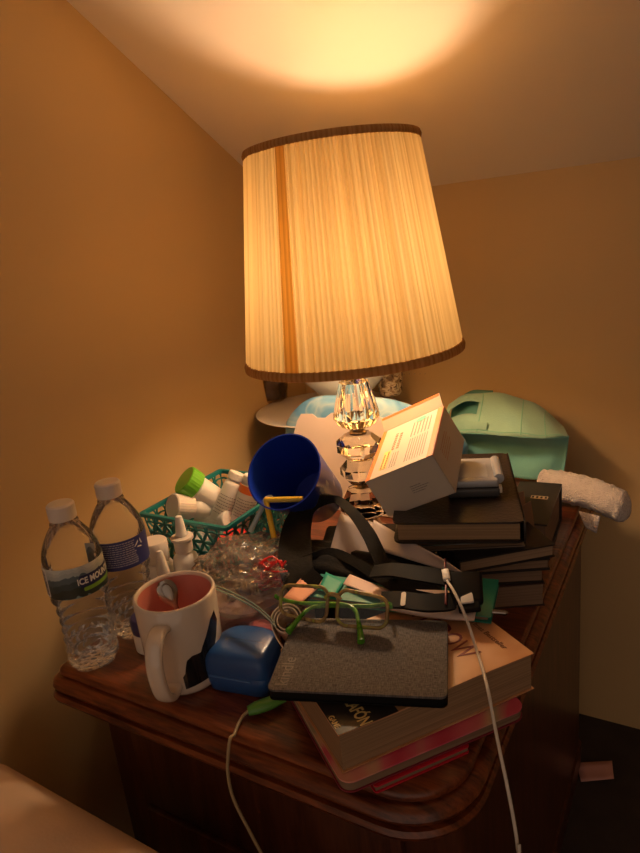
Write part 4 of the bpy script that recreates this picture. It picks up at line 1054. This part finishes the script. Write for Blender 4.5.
bm=B(); grid(bm,60,24,crown,skip=lambda u,v:.06<u<.31 and .28<v<.56); link('crown',bm,m_mint,hat,world=True,solid=.0016,angle=60)
bm=B()
for uu in (.34,.62,.80):
    tube(bm,[crown(uu+.03*(v/20-.5)*(1 if uu>.5 else 0),.02+.9*v/20)+V((0,-.0012,.0003)) for v in range(21)],.0010,5)
tube(bm,[crown(k/60,.05)+V((0,-.001,0)) for k in range(61)],.0009,5)
link('seam',bm,M('mint thread seam',(.22,.50,.34),.8),hat,world=True)
def under(u,v):
    i=u*(len(hem)-1); k=int(min(i,len(hem)-2)); f=i-k; a=hem[k].lerp(hem[k+1],f)
    d=1-abs(2*u-1)**1.6
    p=a.copy(); p.z=a.z*(1-v)+.002*v; p.y=a.y+(.045*d+.008)*min(1,v*3.0)**.7*(1-.15*v); p.x+=-.012*v*(2*u-1)
    p.y=min(p.y,1.215); p.y+=.003*math.sin(u*12+v*4)*v
    return p
bm=B(); grid(bm,40,20,under); link('lining',bm,m_aqua,hat,world=True,solid=.0014,angle=60)
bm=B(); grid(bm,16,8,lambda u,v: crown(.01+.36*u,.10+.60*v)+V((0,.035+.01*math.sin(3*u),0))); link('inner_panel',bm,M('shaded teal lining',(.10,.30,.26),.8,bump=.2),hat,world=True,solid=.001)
bm=B(); bs=[at_ for at_ in [haty(447,426,1.036),haty(470,425,1.013),haty(487,426,1.002)]]
ribbon(bm,smooth_path(bs,5),[V((0,.002,.0065))]*11,.0018); link('back_strap',bm,m_mint,hat,world=True)

# ================================================================ TOWEL ROLL
tw=thing('towel_roll','rolled white terry towel overhanging the back right corner','towel',(-.14,1.03,0))
bm=B(); n=60; m=28; rows=[]
pth=smooth_path([(-.215,1.040,.027),(-.175,1.030,.028),(-.135,1.018,.026),(-.100,1.006,.020),(-.078,.998,.012)],12)
for i,p in enumerate(pth):
    e=i/(len(pth)-1); k=min(1,(1-e)*7)**.5; k=max(k,.25)
    rows.append([p+V((.25*math.cos(2*PI*j/m)*.022*k,.97*math.cos(2*PI*j/m)*.028*k,math.sin(2*PI*j/m)*.0245*k)) for j in range(m)])
vs=[[bm.verts.new(q+ (q-p).normalized()*(.003*nz(q,160)+.002*nz(q,60))) for q in r] for p,r in zip(pth,rows)]
for a,b in zip(vs,vs[1:]):
    for k in range(m): bm.faces.new((a[k],a[(k+1)%m],b[(k+1)%m],b[k]))
bm.faces.new(vs[0][::-1]); bm.faces.new(vs[-1])
m_terry=M('white terry cloth',(.80,.70,.66),.95,bump=1,bscale=420,var=.06,vscale=120,sheen=.4)
m_terry.node_tree.nodes['Bump'].inputs['Distance'].default_value=.006
link('rolled_towel',bm,m_terry,tw,world=True,angle=180)
bm=B(); q6=[(-.155,1.005,.004),(-.120,.992,.001),(-.122,.988,-.020),(-.133,.992,-.016)]
q6=[V(a) for a in q6]
def f3(u,v): return q6[0].lerp(q6[1],u).lerp(q6[3].lerp(q6[2],u),v)+V((0,-.004*math.sin(PI*v),0))
q6=[V((-.150,.990,.006)),V((-.118,.985,.004)),V((-.122,.980,-.022)),V((-.136,.980,-.016))]
grid(bm,8,8,f3); link('hanging_corner',bm,m_terry,tw,world=True,solid=.004)

# ================================================================ PAPER ON THE FLOOR
bm=B()
q7=[at(577,764,FL+.002),at(612,762,FL+.002),at(614,780,FL+.002),at(581,783,FL+.002)]
def f4(u,v): p=q7[3].lerp(q7[2],u).lerp(q7[0].lerp(q7[1],u),v); p.z+=.006*abs(v-.5); return p
grid(bm,4,4,f4); o=link('paper_scrap',bm,M('pink paper',(.75,.40,.36),.7),None,solid=.0006); tag(o,'folded pink paper scrap on the dark floor','paper')

# ================================================================ CAMERA, WORLD, VIEW
cd=bpy.data.cameras.new('camera'); cam=bpy.data.objects.new('camera',cd); COL.objects.link(cam)
cd.sensor_fit='HORIZONTAL'; cd.sensor_width=36; cd.lens=36*F/640; cd.clip_start=.02
cam.matrix_world=Matrix.Translation(CAM)@Matrix((CX,-CDN,-CF)).transposed().to_4x4()
scn.camera=cam
wd=bpy.data.worlds.new('room glow'); scn.world=wd; wd.use_nodes=True
bg=wd.node_tree.nodes['Background']; bg.inputs[0].default_value=(1,.72,.53,1); bg.inputs[1].default_value=.195
vs_=scn.view_settings; vs_.view_transform='Standard'; vs_.look='None'; vs_.gamma=1; vs_.use_curve_mapping=False; vs_.exposure=.90
